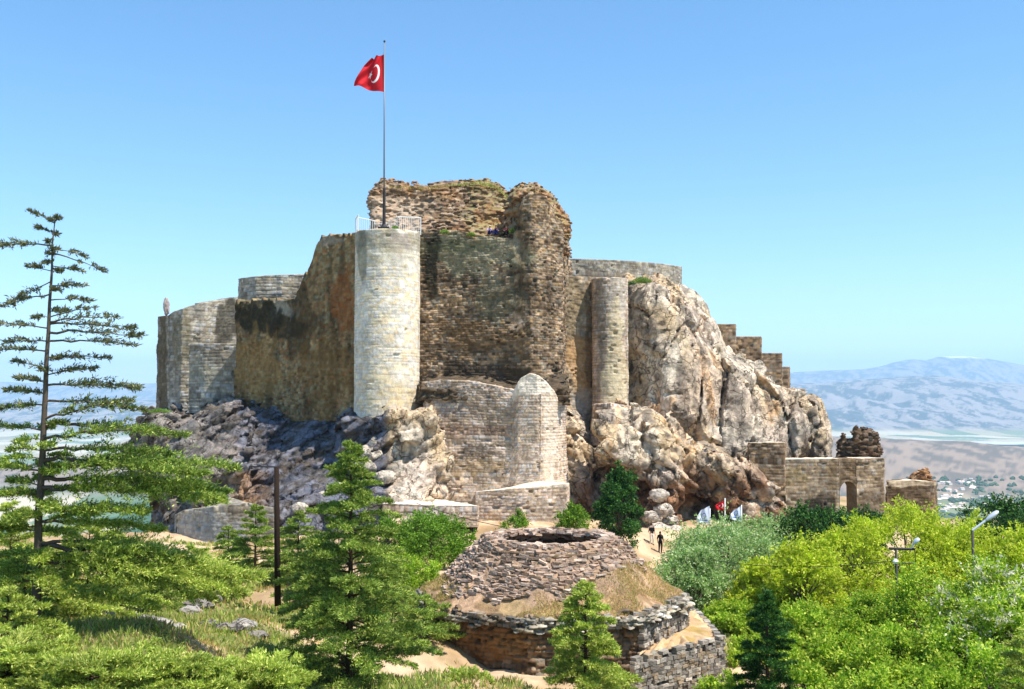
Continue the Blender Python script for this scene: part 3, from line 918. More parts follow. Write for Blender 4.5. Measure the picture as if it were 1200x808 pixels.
# fill between the keep wall and the apron, rubble of the broken top
def rub_noise(W, px, py):
    x, y, z = W[:, 0], W[:, 1], W[:, 2]
    big = (fbm3(x / 2.5, y / 2.5, z / 2.5, 3, 401) - .5) * 1.6
    f1, f2, idv = vor3(x / .55, y / .55, z / .25, 411)
    return big + (idv - .5) * .55 + np.clip(.25 - (f2 - f1), 0, 1) * .8
rub_noise.reach = 1.8
def rub_col(V, N, warm=.5, px0=0):
    x, y, z = V.T
    f1, f2, idv = vor3(x / .55, y / .55, z / .25, 411)
    pal = np.array([lin(c) for c in ((166, 138, 112), (126, 102, 82), (190, 166, 140), (98, 78, 60), (152, 122, 90), (122, 110, 98))])
    c = pal[(idv * 5.99).astype(int)]
    c = mixc(c, lin((132, 104, 74)), sst(.2, .02, f2 - f1) * .6)
    c = mixc(c, lin((178, 128, 80)), sst(.48, .62, fbm3(x / 1.5, y / 1.5, z / 1.2, 3, 421)) * warm)
    return c * np.array([.88, .86, .86])
pc = [([(436, 236), (438, 226), (450, 216), (480, 217), (500, 219), (530, 214), (562, 213), (582, 217), (590, 228), (600, 240), (606, 262), (606, 290), (436, 290)], lambda X, Y: 103.5 - .05 * (Y - 250) + 0 * X, 112, .7),
      ([(440, 264), (500, 262), (560, 264), (606, 270), (606, 290), (436, 290)], lambda X, Y: np.maximum(101.8 - .05 * (Y - 265), 101.2) + 0 * X, 112, .5),
      ([(592, 238), (600, 226), (612, 219), (628, 218), (642, 226), (654, 246), (663, 262), (666, 300), (598, 300), (592, 262)], lambda X, Y: 98.6 + .04 * np.abs(X - 622), 112, .7)]
V, q = sdf_rock(pc, ((428, 676), (204, 306), (95, 114)), (1.4, 1.2, .16), rub_noise)
V, N = fine_disp(V, q, .05, .3)
c = rub_col(V, N)
px, py = proj(V)
c = mixc(c, lin((150, 142, 92)), sst(.3, .8, N[:, 2]) * sst(.35, .5, fbm3(V[:, 0], V[:, 1], V[:, 2], 3, 431)) * (.15 + .6 * sst(530, 560, px)))
c = mixc(c, lin((200, 180, 156)), sst(520, 470, px) * sst(228, 236, py) * .5)
mk('rubble_top', V, q, M_rubble, parent=keep, col=c)
# apron shoulder: rubble sloping back from the apron top to the wall
pc = [([(492, 446), (515, 440), (560, 444), (600, 449), (640, 444), (662, 440), (664, 470), (492, 468)], lambda X, Y: np.maximum(98.6 - .28 * (Y - 436), 93.2 + 0 * X), 101, .4)]
V, q = sdf_rock(pc, ((484, 672), (428, 488), (84, 103)), (1.6, 1.4, .2), rub_noise)
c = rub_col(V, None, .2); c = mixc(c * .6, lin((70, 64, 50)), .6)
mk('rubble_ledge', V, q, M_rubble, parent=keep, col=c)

# --- lit wall in the corner between keep and small turret
w = wall('curtain_wall', plan_pts([(658, 101.5), (676, 103.5), (703, 104.6)], 420), [(650, 322), (710, 326)], [(650, 478), (680, 500), (710, 520)], 3,
     Sty('tan', h=.3, w=.5, rough=.12, bd=.1, miss=.03), 24, stains_and_shading=[(672, 350, 14, 40, (110, 96, 70), .6), (680, 430, 20, 30, (176, 134, 84), .6), (684, 470, 12, 14, (168, 160, 150), .5), (690, 400, 4, 60, (96, 78, 54), .6)])
tag(w, 'tan wall strip recessed between the keep and the slim round turret', 'wall')
# --- round tower and slim turret
tw = wall('round_tower', circle_plan(453.8, 96.8, 3.07, 380), ztop(268.5, 93.9), ztop(506, 94), 3.07, Sty('pale', h=.29, w=.55, jd=.025, bd=.02, rough=.04, miss=.006, jcol=(186, 172, 148), jw=.03, var=.045), 31, closed=True, res=.085, mottle=.12,
     streak=.10, stains_and_shading=[(452, 282, 60, 12, (150, 140, 118), .75), (424, 300, 6, 40, (110, 106, 90), .7), (470, 292, 14, 14, (176, 160, 150), .5), (455, 470, 40, 30, (224, 196, 140), .35), (455, 300, 40, 14, (182, 172, 140), .35)])
tag(tw, 'pale smooth round stone tower under the tall flagpole', 'tower')
tw = wall('round_tower', circle_plan(715, 103.6, 1.83, 400), ztop(325.5, 102), ztop(476, 102), 1.83, Sty('pink', h=.25, w=.38, jd=.035, bd=.04, rough=.06, miss=.025, var=.10), 32, closed=True, res=.09,
     streak=.3, stains_and_shading=[(704, 380, 7, 60, (124, 112, 96), .6), (724, 350, 9, 40, (196, 186, 170), .5), (722, 420, 12, 60, (204, 184, 142), .6), (718, 450, 20, 26, (222, 204, 166), .6)])
tag(tw, 'slim round turret against the beige cliff', 'tower')
w = wall('turret_foot', plan_pts([(693, 102.4), (700, 100.8), (716, 99.8), (732, 100.8), (740, 103)], 480), [(690, 474), (716, 472), (742, 476)], [(690, 520), (745, 530)], 3,
     Sty('pink', h=.3, w=.45, rough=.1, miss=.02), 33, flare=.6, jag=.15)
tag(w, 'stubby pinkish footing wall beneath the slim round turret', 'wall')
# --- long wall on the skyline behind
w = wall('curtain_wall', plan_pts([(664, 112), (720, 114), (770, 117), (790, 120), (799, 124), (797, 129)], 320), [(660, 303), (700, 304), (740, 306), (775, 309), (800, 313)], [(660, 350), (800, 350)], 1.6,
     Sty('grey', h=.3, w=.42, rough=.04, miss=.01), 34, stains_and_shading=[(700, 322, 40, 6, (130, 112, 92), .4)])
tag(w, 'long low grey wall curving along the skyline above the slim turret', 'wall')
# --- stepped wall falling behind the cliff: one wall with its steps
steps = [(838, 863, 380), (863, 893, 394.5), (893, 917, 414), (917, 926, 430), (926, 944, 456), (944, 960, 472)]
sw = thing('stepped_wall', 'brown wall stepping down the skyline behind the right cliff', 'wall', P(900, 470, 124).tolist())
for k, (a, b, t) in enumerate(steps):
    wall('wall_step', plan_pts([(a, 124 + k * .4), (b - .6, 124 + k * .4), (b, 127 + k * .4)], t + 20), ztop(t, 124 + k * .4), ztop(t + 60, 124), 1.5, Sty('brown', h=.3, w=.45, rough=.05, miss=.02), 40 + k, parent=sw, streak=.2, res=.13)
# --- walls at the right foot
w = wall('gate_pier', plan_pts([(878, 98.6), (919.5, 98.4), (923, 103.5), (876, 104)], 540), [(870, 519.5), (930, 518.5)], [(870, 574), (900, 580), (930, 582)], 4, Sty('brown', h=.3, w=.45, rough=.08, miss=.02), 51, closed=True, topcol=(226, 206, 176), stains_and_shading=[(900, 560, 20, 14, (120, 100, 74), .4)])
tag(w, 'square brown stone pier with flat top on the rocks', 'pier')
w = wall('curtain_wall', plan_pts([(922, 102), (924, 99), (982.5, 99.6)], 570), [(915, 538.5), (985, 538)], [(915, 622), (985, 622)], 2.2, Sty('tan', h=.3, w=.45, rough=.08, miss=.02), 52,
     stains_and_shading=[(950, 600, 16, 22, (52, 42, 34), .95), (968, 590, 8, 20, (52, 42, 34), .8), (940, 560, 16, 14, (150, 130, 84), .4)])
gate = thing('gate_wall', 'flat topped tan wall pierced by a narrow arched doorway', 'wall', P(985, 620, 99.8).tolist())
bpy.data.objects.remove(w)
def archtop(S, x, y): return np.full(len(S), 0.)
for (a, b, bt, nm, sd_) in ((921.5, 984, 622, 'wall', 52), (1004, 1037.5, 622, 'wall', 54)):
    pts = [(a - 1, 99.3), (b, 99.7)] if nm == 'wall' and a < 950 else [(a, 99.9), (b - 1, 100.3), (b, 103)]
    wall('wall', plan_pts(pts, 570), [(915, 538.5), (1040, 537)], [(915, bt), (1045, bt)], 2.2, Sty('tan', h=.3, w=.45, rough=.08, miss=.03), sd_, parent=gate, topcol=(236, 218, 190),
         stains_and_shading=[(950, 602, 18, 20, (60, 50, 42), .95), (968, 596, 12, 18, (60, 50, 42), .8), (940, 560, 16, 14, (150, 130, 84), .4), (1020, 590, 18, 14, (88, 70, 52), .55), (976, 560, 5, 30, (110, 90, 62), .5)])  # the two darkest patches paint in the shade of a recess
wall('lintel', plan_pts([(983.6, 99.75), (1004.4, 99.95)], 555), [(980, 538), (1010, 537.5)], lambda S, x, y: ztop(578, 99.8) + (ztop(564.5, 99.8) - ztop(578, 99.8)) * np.sqrt(np.clip(1 - ((S / S[-1]) * 2 - 1) ** 2, 0, 1)), 2.2,
     Sty('brown', h=.3, w=.45, rough=.06, miss=.01), 53, parent=gate, stains_and_shading=[(994, 556, 12, 20, (96, 80, 58), .6)])
wall('gate_floor', plan_pts([(983.6, 99.75), (1004.4, 99.95)], 600), ztop(612, 99.8), ztop(622, 99.8), 2.2, Sty('brown'), 55, parent=gate)
w = wall('curtain_wall', plan_pts([(1038.6, 103.4), (1096, 103.6), (1099, 108.5), (1041, 108.5)], 590), [(1030, 563), (1100, 565)], [(1030, 624), (1100, 624)], 3.0, Sty('brown', h=.3, w=.45, rough=.12, miss=.05), 56, jag=.08, closed=True, topcol=(226, 206, 176),
     stains_and_shading=[(1070, 590, 40, 26, (84, 68, 48), .8), (1064, 567, 40, 3, (200, 180, 150), .8)])
tag(w, 'dark brown square wall standing lowest at the right end of the fortress', 'wall')
# broken stump above the gate wall, rubble heap on the last wall
pc = [([(979, 540), (981, 519), (988, 513), (993, 519), (1000, 515), (1004, 506), (1012, 503), (1020, 506), (1027, 509), (1030, 520), (1030, 542), (979, 542)], 103, 107, .4)]
V, q = sdf_rock(pc, ((970, 1040), (494, 550), (100.5, 109)), (1.0, .9, .14), rub_noise)
c = rub_col(V, None, .1) * .42
st_ = mk('wall_stump', V, q, M_rubble, col=c); tag(st_, 'dark jagged stump of ruined wall on the skyline right of the cliff', 'ruin')
pc = [([(1062, 566), (1068, 556), (1076, 550), (1084, 549), (1090, 557), (1094, 566)], 105, 107.5, .4)]
V, q = sdf_rock(pc, ((1054, 1100), (542, 574), (103, 110)), (1.0, .9, .14), rub_noise)
st_ = mk('rubble_heap', V, q, M_rubble, col=rub_col(V, None, .5)); tag(st_, 'small heap of reddish loose stones on the last wall', 'rubble')

# --- platform in front of the keep and the retaining walls below it
def flat_top(name, poly, zt, zb, st, seed, label, stains_and_shading=(), **kw):
    w = wall(name, poly, zt, zb, .6, st, seed, stains_and_shading=stains_and_shading, **kw)
    return w
zP = ztop(571, 92.5)
pl = thing('stone_platform', 'low stone platform with bright flat paved top at the foot of the keep', 'platform', P(600, 612, 88).tolist())
w = wall('retaining_wall', plan_pts([(558, 87.8), (612, 87.4), (664, 88.4), (669, 97), (556, 97)], 590), [(550, 577), (612, 572), (670, 566)], [(550, 622), (670, 622)], 9.0, Sty('pink', h=.28, w=.45, rough=.07, miss=.015), 61, parent=pl, closed=True, topcol=(240, 226, 202),
     stains_and_shading=[(640, 600, 30, 10, (150, 136, 116), .4), (575, 566, 200, 5, (232, 214, 186), .7)])
w = wall('retaining_wall', plan_pts([(448, 83), (500, 82.6), (560, 82.8), (563, 97), (440, 97)], 600), [(440, 590), (500, 592), (560, 593)], [(440, 618), (560, 618)], 10.0, Sty('pink', h=.28, w=.45, rough=.07, miss=.01), 62, parent=pl, closed=True, topcol=(240, 226, 202),
     stains_and_shading=[(500, 580, 100, 8, (232, 214, 186), .7)])
w = wall('retaining_wall', plan_pts([(207, 84), (250, 82), (322, 81.5), (332, 92), (204, 93)], 620), [(200, 606), (215, 598), (250, 594), (290, 590), (326, 596)], [(200, 662), (330, 664)], 4.0,
     Sty('grey', h=.28, w=.42, rough=.05, miss=.01), 63, closed=True, stains_and_shading=[(245, 630, 40, 30, (150, 156, 160), .5)])
tag(w, 'blue grey retaining wall below the rocks behind the large left cedar', 'wall')
# ---------------------------------------------------------------- octagonal ruin in front
def unit_(a):
    a = np.asarray(a, float)
    return a / np.linalg.norm(a, axis=-1, keepdims=True)
def fan_dirs(n): return np.linspace(0, 2 * np.pi, n, endpoint=False)
OC = np.array([1.95, 52.0]); OR = 6.75
def oct_r(th, a0=math.radians(-9)):
    """radius of a unit-circumradius octagon in direction th"""
    k = np.mod(th - a0, math.pi / 4) - math.pi / 8
    return math.cos(math.pi / 8) / np.cos(k)
ruin = thing('octagonal_ruin', 'low eight sided ruin with a rubble stone cap and sunken top', 'ruin', (1.95, 52, -12.6))
nth, nr = 900, 190
th = fan_dirs(nth)
rho = np.concatenate([np.linspace(0, .38, 26)[:-1], np.linspace(.38, 1.0, nr - 25)])
T, RH = np.meshgrid(th, rho, indexing='ij')
rw = (oct_r(T) * (1 - .0) * RH * OR)
rw = rw * (1 + (vn2(T * 6, RH * 0, 601) - .5) * .06 * RH)
x, y = OC[0] + rw * np.cos(T), OC[1] + rw * np.sin(T)
under = sst(.30, .395, RH) * sst(.428, .41, RH)      # broken vault: the shell overhangs the hollow
x, y = x + np.cos(T) * under * 1.15, y + np.sin(T) * under * 1.15
n_ = (fbm2(x / 1.2, y / 1.2, 4, 603) - .5)
z = np.interp(RH, [0, .34, .40, .43, .50, .83, .90, 1.0], [-8.0, -8.0, -7.45, -6.82, -6.78, -8.95, -9.25, -9.62])
rst = Sty('pink', h=.26, w=.62, jd=.20, bd=.26, rough=.12, miss=.10, jw=.09, var=.3, jcol=(84, 66, 52))
dsp, colr, ms, dc = masonry(T * (RH * OR + 1.2), RH * OR * 1.25 + (vn2(T * 7, RH * 5, 607) - .5) * .35, rst, 611)
rub = sst(.405, .43, RH) * sst(.86, .78, RH + (vn2(T * 5, RH, 609) - .5) * .16 + .12 * sst(-1.35, -.6, np.mod(T + np.pi, 2 * np.pi) - np.pi) * sst(.5, -.3, np.mod(T + np.pi, 2 * np.pi) - np.pi))
hr = (RH * OR * 1.25 / .26) % 1
z = z - .03 * rub + n_ * (.22 + .3 * sst(.8, .95, RH))
z = z - sst(.985, 1.0, RH) * .25
dirt = mixc(lin((186, 152, 120)), lin((144, 116, 84)), sst(.4, .62, fbm2(x / .8, y / .8, 4, 613)))
dirt = mixc(dirt, lin((170, 142, 102)), sst(.45, .6, fbm2(x / 2, y / 2, 3, 615)))
c = mixc(dirt, lin((160, 132, 106)) * (.7 + .6 * fbm2(x / .3, y / .3, 3, 617))[..., None], rub)
c = mixc(c, lin((96, 78, 62)), sst(.425, .405, RH))  # inside of the hollow coloured darker to deepen its shade
V = np.stack([x, y, z], -1).reshape(-1, 3)
m = len(rho); i = np.arange(nth * (m - 1)); a = i // (m - 1) * m + i % (m - 1); b = (i // (m - 1) + 1) % nth * m + i % (m - 1)
q = np.stack([a, a + 1, b + 1, b], -1)
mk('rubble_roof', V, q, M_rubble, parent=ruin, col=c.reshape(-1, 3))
rs = np.random.default_rng(55)
pal = np.array([lin(c_) for c_ in ((200, 172, 150), (178, 150, 128), (212, 188, 166), (156, 130, 110), (188, 158, 130), (170, 150, 134))])
Cc, Tt, Nn, Sz, Cl = [], [], [], [], []
for row in range(30):
    f = .415 + row * .0155
    th0 = rs.random() * 6
    R0 = f * OR; cnt_ = int(2 * np.pi * R0 / .34)
    for k in range(cnt_):
        t_ = th0 + (k + rs.uniform(-.25, .25)) * 2 * np.pi / cnt_
        lim = .83 + .05 * (float(vn2(np.array([t_ % (2 * np.pi) * 5]), np.array([1.]), 609)[0]) - .5) * 3
        front = math.cos(t_ + .45)
        lim -= .15 * max(0, front) ** 2
        if f > lim or rs.random() < .07: continue
        r_ = oct_r(np.array([t_]))[0] * (f + rs.normal() * .006) * OR
        zz = float(np.interp(f, [.40, .43, .50, .83, .9], [-7.0, -6.82, -6.78, -8.95, -9.25])) + rs.normal() * .03 - .05
        Cc.append((OC[0] + r_ * math.cos(t_), OC[1] + r_ * math.sin(t_), zz))
        ta = t_ + np.pi / 2 + rs.normal() * .22; til = rs.normal() * .10
        Tt.append((math.cos(ta) * math.cos(til), math.sin(ta) * math.cos(til), math.sin(til)))
        Nn.append((math.sin(ta), -math.cos(ta), rs.normal() * .12))
        Sz.append((rs.uniform(.16, .52), rs.uniform(.22, .4), rs.uniform(.07, .15)))
        Cl.append(pal[rs.integers(6)] * rs.uniform(.7, 1.05))
slabs('rubble_stones', Cc, unit_(Tt), unit_(Nn), Sz, Cl, M_rubble, ruin, 3)
def course_wall(name, p0, p1, z0, z1, h, w, parent, seed, palc, depth=.3, dark=(.55, 1.05), rag=.0):
    """face of dry laid stones between two plan points"""
    rg = np.random.default_rng(seed)
    p0, p1 = np.array(p0[:2]), np.array(p1[:2]); L = np.hypot(*(p1 - p0)); t = (p1 - p0) / L; n = np.array([t[1], -t[0]])
    C, T, N_, S_, K = [], [], [], [], []
    z = z0
    while z < z1:
        hh = h * rg.uniform(.8, 1.2); s_ = -rg.random() * w
        while s_ < L:
            ww = w * rg.uniform(.5, 1.6)
            if rg.random() > .05 and not (z > z1 - 2 * h and rg.random() < rag):
                c_ = p0 + t * np.clip(s_ + ww / 2, 0, L) + n * rg.normal() * .025
                C.append((c_[0], c_[1], z + hh / 2)); a_ = rg.normal() * .05
                T.append((t[0], t[1], a_)); N_.append((n[0], n[1], rg.normal() * .05)); S_.append((ww * .93, depth, hh * .88))
                K.append(palc[rg.integers(len(palc))] * rg.uniform(*dark))
            s_ += ww
        z += hh
    return slabs(name, C, unit_(T), unit_(N_), S_, K, M_rubble, parent, seed, jit=.07)
va = lambda d: (OC[0] + OR * .985 * math.cos(R(d)), OC[1] + OR * .985 * math.sin(R(d)))
def jagtop(z0, amp, sd_):
    return lambda S, x, y: z0 + (vn2(S / .5, S * 0, sd_) - .5) * amp + (hsh(np.floor(S / .4), 3, 0, sd_) - .5) * amp * .7
OS = Sty('brown', h=.2, w=.34, jd=.09, bd=.16, rough=.12, miss=.08, jw=.035, var=.3)
OG = Sty('grey', h=.17, w=.3, jd=.08, bd=.14, rough=.08, miss=.05, jw=.035, var=.28, jcol=(92, 80, 66))
for pts, st__, sd_, stn in (([va(216), va(171)][::-1], OS, 71, []), ([va(171), va(216)], OS, 72, [])):
    pass
left_faces = [va(171), va(216), va(261), va(306)]
wall('wall', left_faces, jagtop(-9.5, .25, 81), -13.0, .8, OS, 72, res=.06, parent=ruin, dispmul=1.2,
     stains_and_shading=[(560, 748, 70, 30, (112, 82, 54), .9), (700, 740, 60, 30, (110, 84, 58), .7), (600, 760, 30, 14, (140, 104, 64), .6)])
gp = np.array([lin(c_) for c_ in ((176, 166, 152), (150, 142, 130), (196, 184, 168), (128, 120, 110), (170, 150, 124))])
course_wall('stone_courses', va(306), va(351), -13.3, -9.45, .16, .3, ruin, 5, gp, rag=.3)
course_wall('stone_courses', va(351), va(36), -13.3, -9.5, .16, .3, ruin, 6, gp, rag=.3)
course_wall('stone_courses', va(261), va(306), -10.15, -9.6, .16, .3, ruin, 7, gp, dark=(.4, .9), rag=.4)
course_wall('stone_courses', va(216), va(261), -10.0, -9.6, .16, .3, ruin, 8, gp, dark=(.3, .85), rag=.5, depth=.5)
wall('wall', [va(306), va(351), va(36)], jagtop(-9.6, .2, 82), -13.2, .8, OG, 73, res=.06, parent=ruin, stains_and_shading=[(756, 735, 8, 30, (90, 74, 56), .7)])
wall('eave_stones', [(OC[0] + OR * 1.03 * math.cos(R(d)), OC[1] + OR * 1.03 * math.sin(R(d))) for d in (171, 216, 261, 306, 351)], jagtop(-9.62, .22, 83), jagtop(-10.05, .35, 84), .5,
     Sty('grey', h=.16, w=.36, jd=.1, bd=.28, rough=.16, miss=.12, jw=.04, var=.4), 74, res=.06, parent=ruin, dispmul=1.3, stains_and_shading=[(570, 712, 60, 20, (78, 62, 48), .6)])
tp = lambda S, x, y: -11.15 + (vn2(S / .6, S * 0, 91) - .5) * .25
lw = thing('low_wall', 'low thick stone wall with earth covered top, bottom right of the octagonal ruin', 'wall', (6, 46, -13.6))
a_, b_, c_ = P(744, 790, 44.9), P(845, 770, 49.0), P(806, 740, 57.5)
course_wall('stone_courses', a_, b_, -14.0, -11.1, .16, .3, lw, 9, gp, rag=.35)
course_wall('stone_courses', b_, c_, -14.0, -11.1, .16, .3, lw, 10, gp, rag=.35)
w = wall('wall', [tuple(P(745, 790, 45.1)[:2]), tuple(P(844, 770, 49.15)[:2]), tuple(P(806, 740, 57.5)[:2]), tuple(P(775, 740, 57.0)[:2])], tp, -14.0, 2.6,
         Sty('grey', h=.17, w=.3, jd=.08, bd=.12, rough=.07, miss=.05, jw=.035, var=.25, jcol=(96, 84, 70)), 75, res=.06, closed=True, parent=lw, topcol=(200, 168, 128))
# earth lying on the low wall and between it and the ruin
gx, gy = np.meshgrid(np.linspace(3.5, 11, 90), np.linspace(45.6, 58, 130), indexing='ij')
A1, B1 = P(744, 790, 45.4)[:2], P(843, 770, 49.6)[:2]
side = ((gx - A1[0]) * (B1[1] - A1[1]) - (gy - A1[1]) * (B1[0] - A1[0])) / np.hypot(*(B1 - A1))     # >0 in front of the wall
A2, B2 = P(843, 770, 49.4)[:2], P(806, 740, 57.5)[:2]
side2 = ((gx - A2[0]) * (B2[1] - A2[1]) - (gy - A2[1]) * (B2[0] - A2[0])) / np.hypot(*(B2 - A2))
z = -11.28 + (fbm2(gx / .9, gy / .9, 4, 633) - .4) * .3 + .12 * np.clip(-side, 0, 2) - 2.2 * sst(-.25, .05, side) - 2.2 * sst(-.35, 0, side2) - 3 * sst(5.9, 5.5, gx) * sst(50, 48, gy)
c = mixc(lin((196, 160, 120)), lin((168, 140, 84)), sst(.4, .6, fbm2(gx / .7, gy / .7, 4, 635)))
i = np.arange(89 * 129); a = i // 129 * 130 + i % 129
tag(mk('earth_fill', np.stack([gx, gy, z], -1).reshape(-1, 3), np.stack([a, a + 130, a + 131, a + 1], -1), M_earth, col=c.reshape(-1, 3)), kind='structure')
# ---------------------------------------------------------------- vegetation
RG = np.random.default_rng(7)
M_bark = plain_mat('bark', (74, 58, 44), .95, 0, .35, 9, .1)
M_barkg = plain_mat('grey_bark', (96, 84, 72), .95, 0, .35, 9, .1)
L_cedar = leaf_mat('cedar_needles', (92, 122, 46), (148, 170, 68), (196, 206, 100), .3, .24)
L_cedar_lime = leaf_mat('lime_cedar_needles', (126, 152, 50), (182, 196, 78), (216, 220, 116), .34, .3)
L_cedar_dry = leaf_mat('grey_cedar_needles', (84, 92, 66), (128, 130, 92), (160, 152, 116), .2, .15)
L_dark = leaf_mat('dark_leaves', (30, 66, 24), (62, 108, 38), (104, 148, 60), .25, .2)
L_bright = leaf_mat('bright_green_leaves', (84, 124, 28), (124, 162, 44), (160, 190, 70), .38)
L_yellow = leaf_mat('yellow_green_leaves', (156, 184, 34), (204, 214, 52), (228, 230, 96), .48, .22)
L_green = leaf_mat('fresh_green_leaves', (110, 152, 34), (168, 198, 50), (214, 226, 88), .46, .28)
L_silver = leaf_mat('silver_green_leaves', (114, 156, 72), (164, 192, 112), (214, 224, 168), .38, .28)
L_blossom = leaf_mat('white_blossom', (222, 214, 186), (236, 230, 206), None, .3)
L_grass = leaf_mat('grass_blades', (122, 146, 52), (170, 182, 84), (210, 200, 128), .35, .25)
L_straw = leaf_mat('dry_grass_blades', (186, 154, 98), (206, 178, 122), (150, 140, 72), .3, .2)

def unit(a): return a / (np.linalg.norm(a, axis=-1, keepdims=True) + 1e-9)

def leaves(C, Dv, L, W, rg, bend=0.):
    """one rhombic leaf per row: base C, direction Dv, length L, width W"""
    n = len(C)
    L = np.broadcast_to(L, n)[:, None]; W = np.broadcast_to(W, n)[:, None]
    s = unit(np.cross(Dv, unit(rg.normal(size=(n, 3)) + [0, 0, .8])))
    mid = C + Dv * L * .45 + s * 0
    V = np.stack([C, mid + s * W / 2, C + Dv * L, mid - s * W / 2], 1).reshape(-1, 3)
    q = np.arange(n * 4).reshape(n, 4)
    return V, q

def conifer(label, px, D, topy, zb, spread, seed, mat, name='conifer', boughs_per_m=6.5, sparse=0., t0=.05, dens=1.0, stroke=.13, width=.036, lean=0., explicit=None, droop=.2, pw=.8, group=None, cat='tree'):
    rg = np.random.default_rng(seed)
    T = P(px, topy, D); H = T[2] - zb
    base = np.array([T[0] - lean, D, zb])
    t = thing(name, label, cat, base.tolist(), group)
    mb = MB()
    nseg = 14
    wob = rg.normal(size=(nseg + 1, 2)) * .012 * H / 8
    path = []
    for k in range(nseg + 1):
        u = k / nseg
        path.append((base[0] + lean * u ** 1.6 + wob[k, 0] * (k > 0), base[1] + wob[k, 1] * (k > 0), zb - .3 * (k == 0) + H * u))
    path = np.array(path)
    r0 = .013 * H + .02
    if explicit is not None: r0 *= .72
    mb.tube(path, [r0 * (1 - k / nseg) ** .85 + .012 for k in range(nseg + 1)], 8)
    bo = []
    nb = int(H * boughs_per_m)
    for k in range(nb):
        u = t0 + (1 - t0) * ((k + rg.random()) / nb)
        if rg.random() < sparse + (.5 if explicit is not None and u > .5 else 0): continue
        az = k * 2.399 + rg.normal() * .5
        Lb = spread * ((1 - u) ** pw + .03) * rg.uniform(.6, 1.1)
        bo.append((u, az, Lb, rg.uniform(-.02, .22) + .25 * u, droop * rg.uniform(.5, 1.4), 1.0))
    Cs, Ds, Ls = [], [], []
    def bough(org, dirh, Lb, rise, dr, dn, th=1.0):
        if explicit is not None:
            hh_ = (org[2] - zb) / H
            dn = dn * (.22 if hh_ > .62 else .6 if hh_ > .4 else 1.3)
        n = max(4, int(Lb / .25))
        s = np.linspace(0, 1, n + 1)
        pts = org + dirh * (s * Lb)[:, None] + np.array([0, 0, 1.]) * (Lb * (rise * s - dr * s ** 2))[:, None]
        pts[1:] += rg.normal(size=(n, 3)) * .02 * Lb * .4
        mb.tube(pts, [(.012 * Lb + .008) * (1 - .85 * a) for a in s], 5, cap=False)
        nt2 = int(Lb / .05 * dens * dn) + 6
        sv = np.sort(rg.uniform(.1, 1.0, nt2)) ** .85
        P0 = np.stack([np.interp(sv, s, pts[:, a]) for a in range(3)], -1)
        side = np.where(rg.random(nt2) < .5, -1, 1)
        sideh = np.array([-dirh[1], dirh[0], 0])
        ang = rg.uniform(.5, 1.05, nt2)
        td = unit(dirh * np.cos(ang)[:, None] + sideh * (side * np.sin(ang))[:, None] + np.array([0, 0, 1.]) * (rise - 2 * dr * sv + rg.normal(0, .16, nt2) + .05)[:, None])
        tl = (Lb * .30 * (1 - sv) ** .55 + .12) * rg.uniform(.5, 1.2, nt2)
        ns_ = 27
        f = rg.random((nt2, ns_))
        C = P0[:, None] + td[:, None] * (f * tl[:, None])[..., None] + rg.normal(size=(nt2, ns_, 3)) * [.03, .03, .022]
        Dd = unit(td[:, None] * .9 + rg.normal(size=(nt2, ns_, 3)) * .55 + [0, 0, .35])
        Cs.append(C.reshape(-1, 3)); Ds.append(Dd.reshape(-1, 3))
    if explicit is not None:
        for (ya, xt, yt, dn, dd) in explicit:
            za = float(P(px, ya, D)[2]); u = np.clip((za - zb) / H, 0, 1)
            org = np.array([np.interp(u, np.linspace(0, 1, nseg + 1), path[:, a]) for a in range(3)])
            tip = P(xt, yt, D + dd)
            dv = tip - org; Lb = np.hypot(dv[0], dv[1]); dirh = np.array([dv[0] / Lb, dv[1] / Lb, 0])
            dr = .10; rise = dv[2] / Lb + dr
            bough(org, dirh, Lb, rise, dr, dn)
    for (u, az, Lb, rise, dr, dn) in bo:
        org = np.array([np.interp(u, np.linspace(0, 1, nseg + 1), path[:, a]) for a in range(3)])
        bough(org, np.array([math.cos(az), math.sin(az), 0]), Lb, rise, dr, dn)
    # leader tuft
    n = 40 if explicit is None else 6; u = rg.uniform(.93, 1, n)
    C = np.stack([np.interp(u, np.linspace(0, 1, nseg + 1), path[:, a]) for a in range(3)], -1)
    Cs.append(C); Ds.append(unit(rg.normal(size=(n, 3)) * .7 + [0, 0, .6]))
    C, Dd = np.concatenate(Cs), np.concatenate(Ds)
    V, q = leaves(C, Dd, stroke * rg.uniform(.6, 1.3, len(C)), width * rg.uniform(.7, 1.3, len(C)), rg)
    mb.build('trunk', M_barkg if explicit is not None else M_bark, t, smooth=True)
    mi = None
    if isinstance(mat, list) and len(mat) > 1:
        u = (C[:, 2] - zb) / H
        mi = (rg.random(len(C)) < sst(.42, .62, u)).astype(int) + 2 * ((rg.random(len(C)) < sst(.36, .2, u)) & (C[:, 0] > base[0] + .4)).astype(int)
        mi = np.clip(mi, 0, 2)
    mk('crown', V, q, mat, parent=t, smooth=False, mi=mi)
    return t

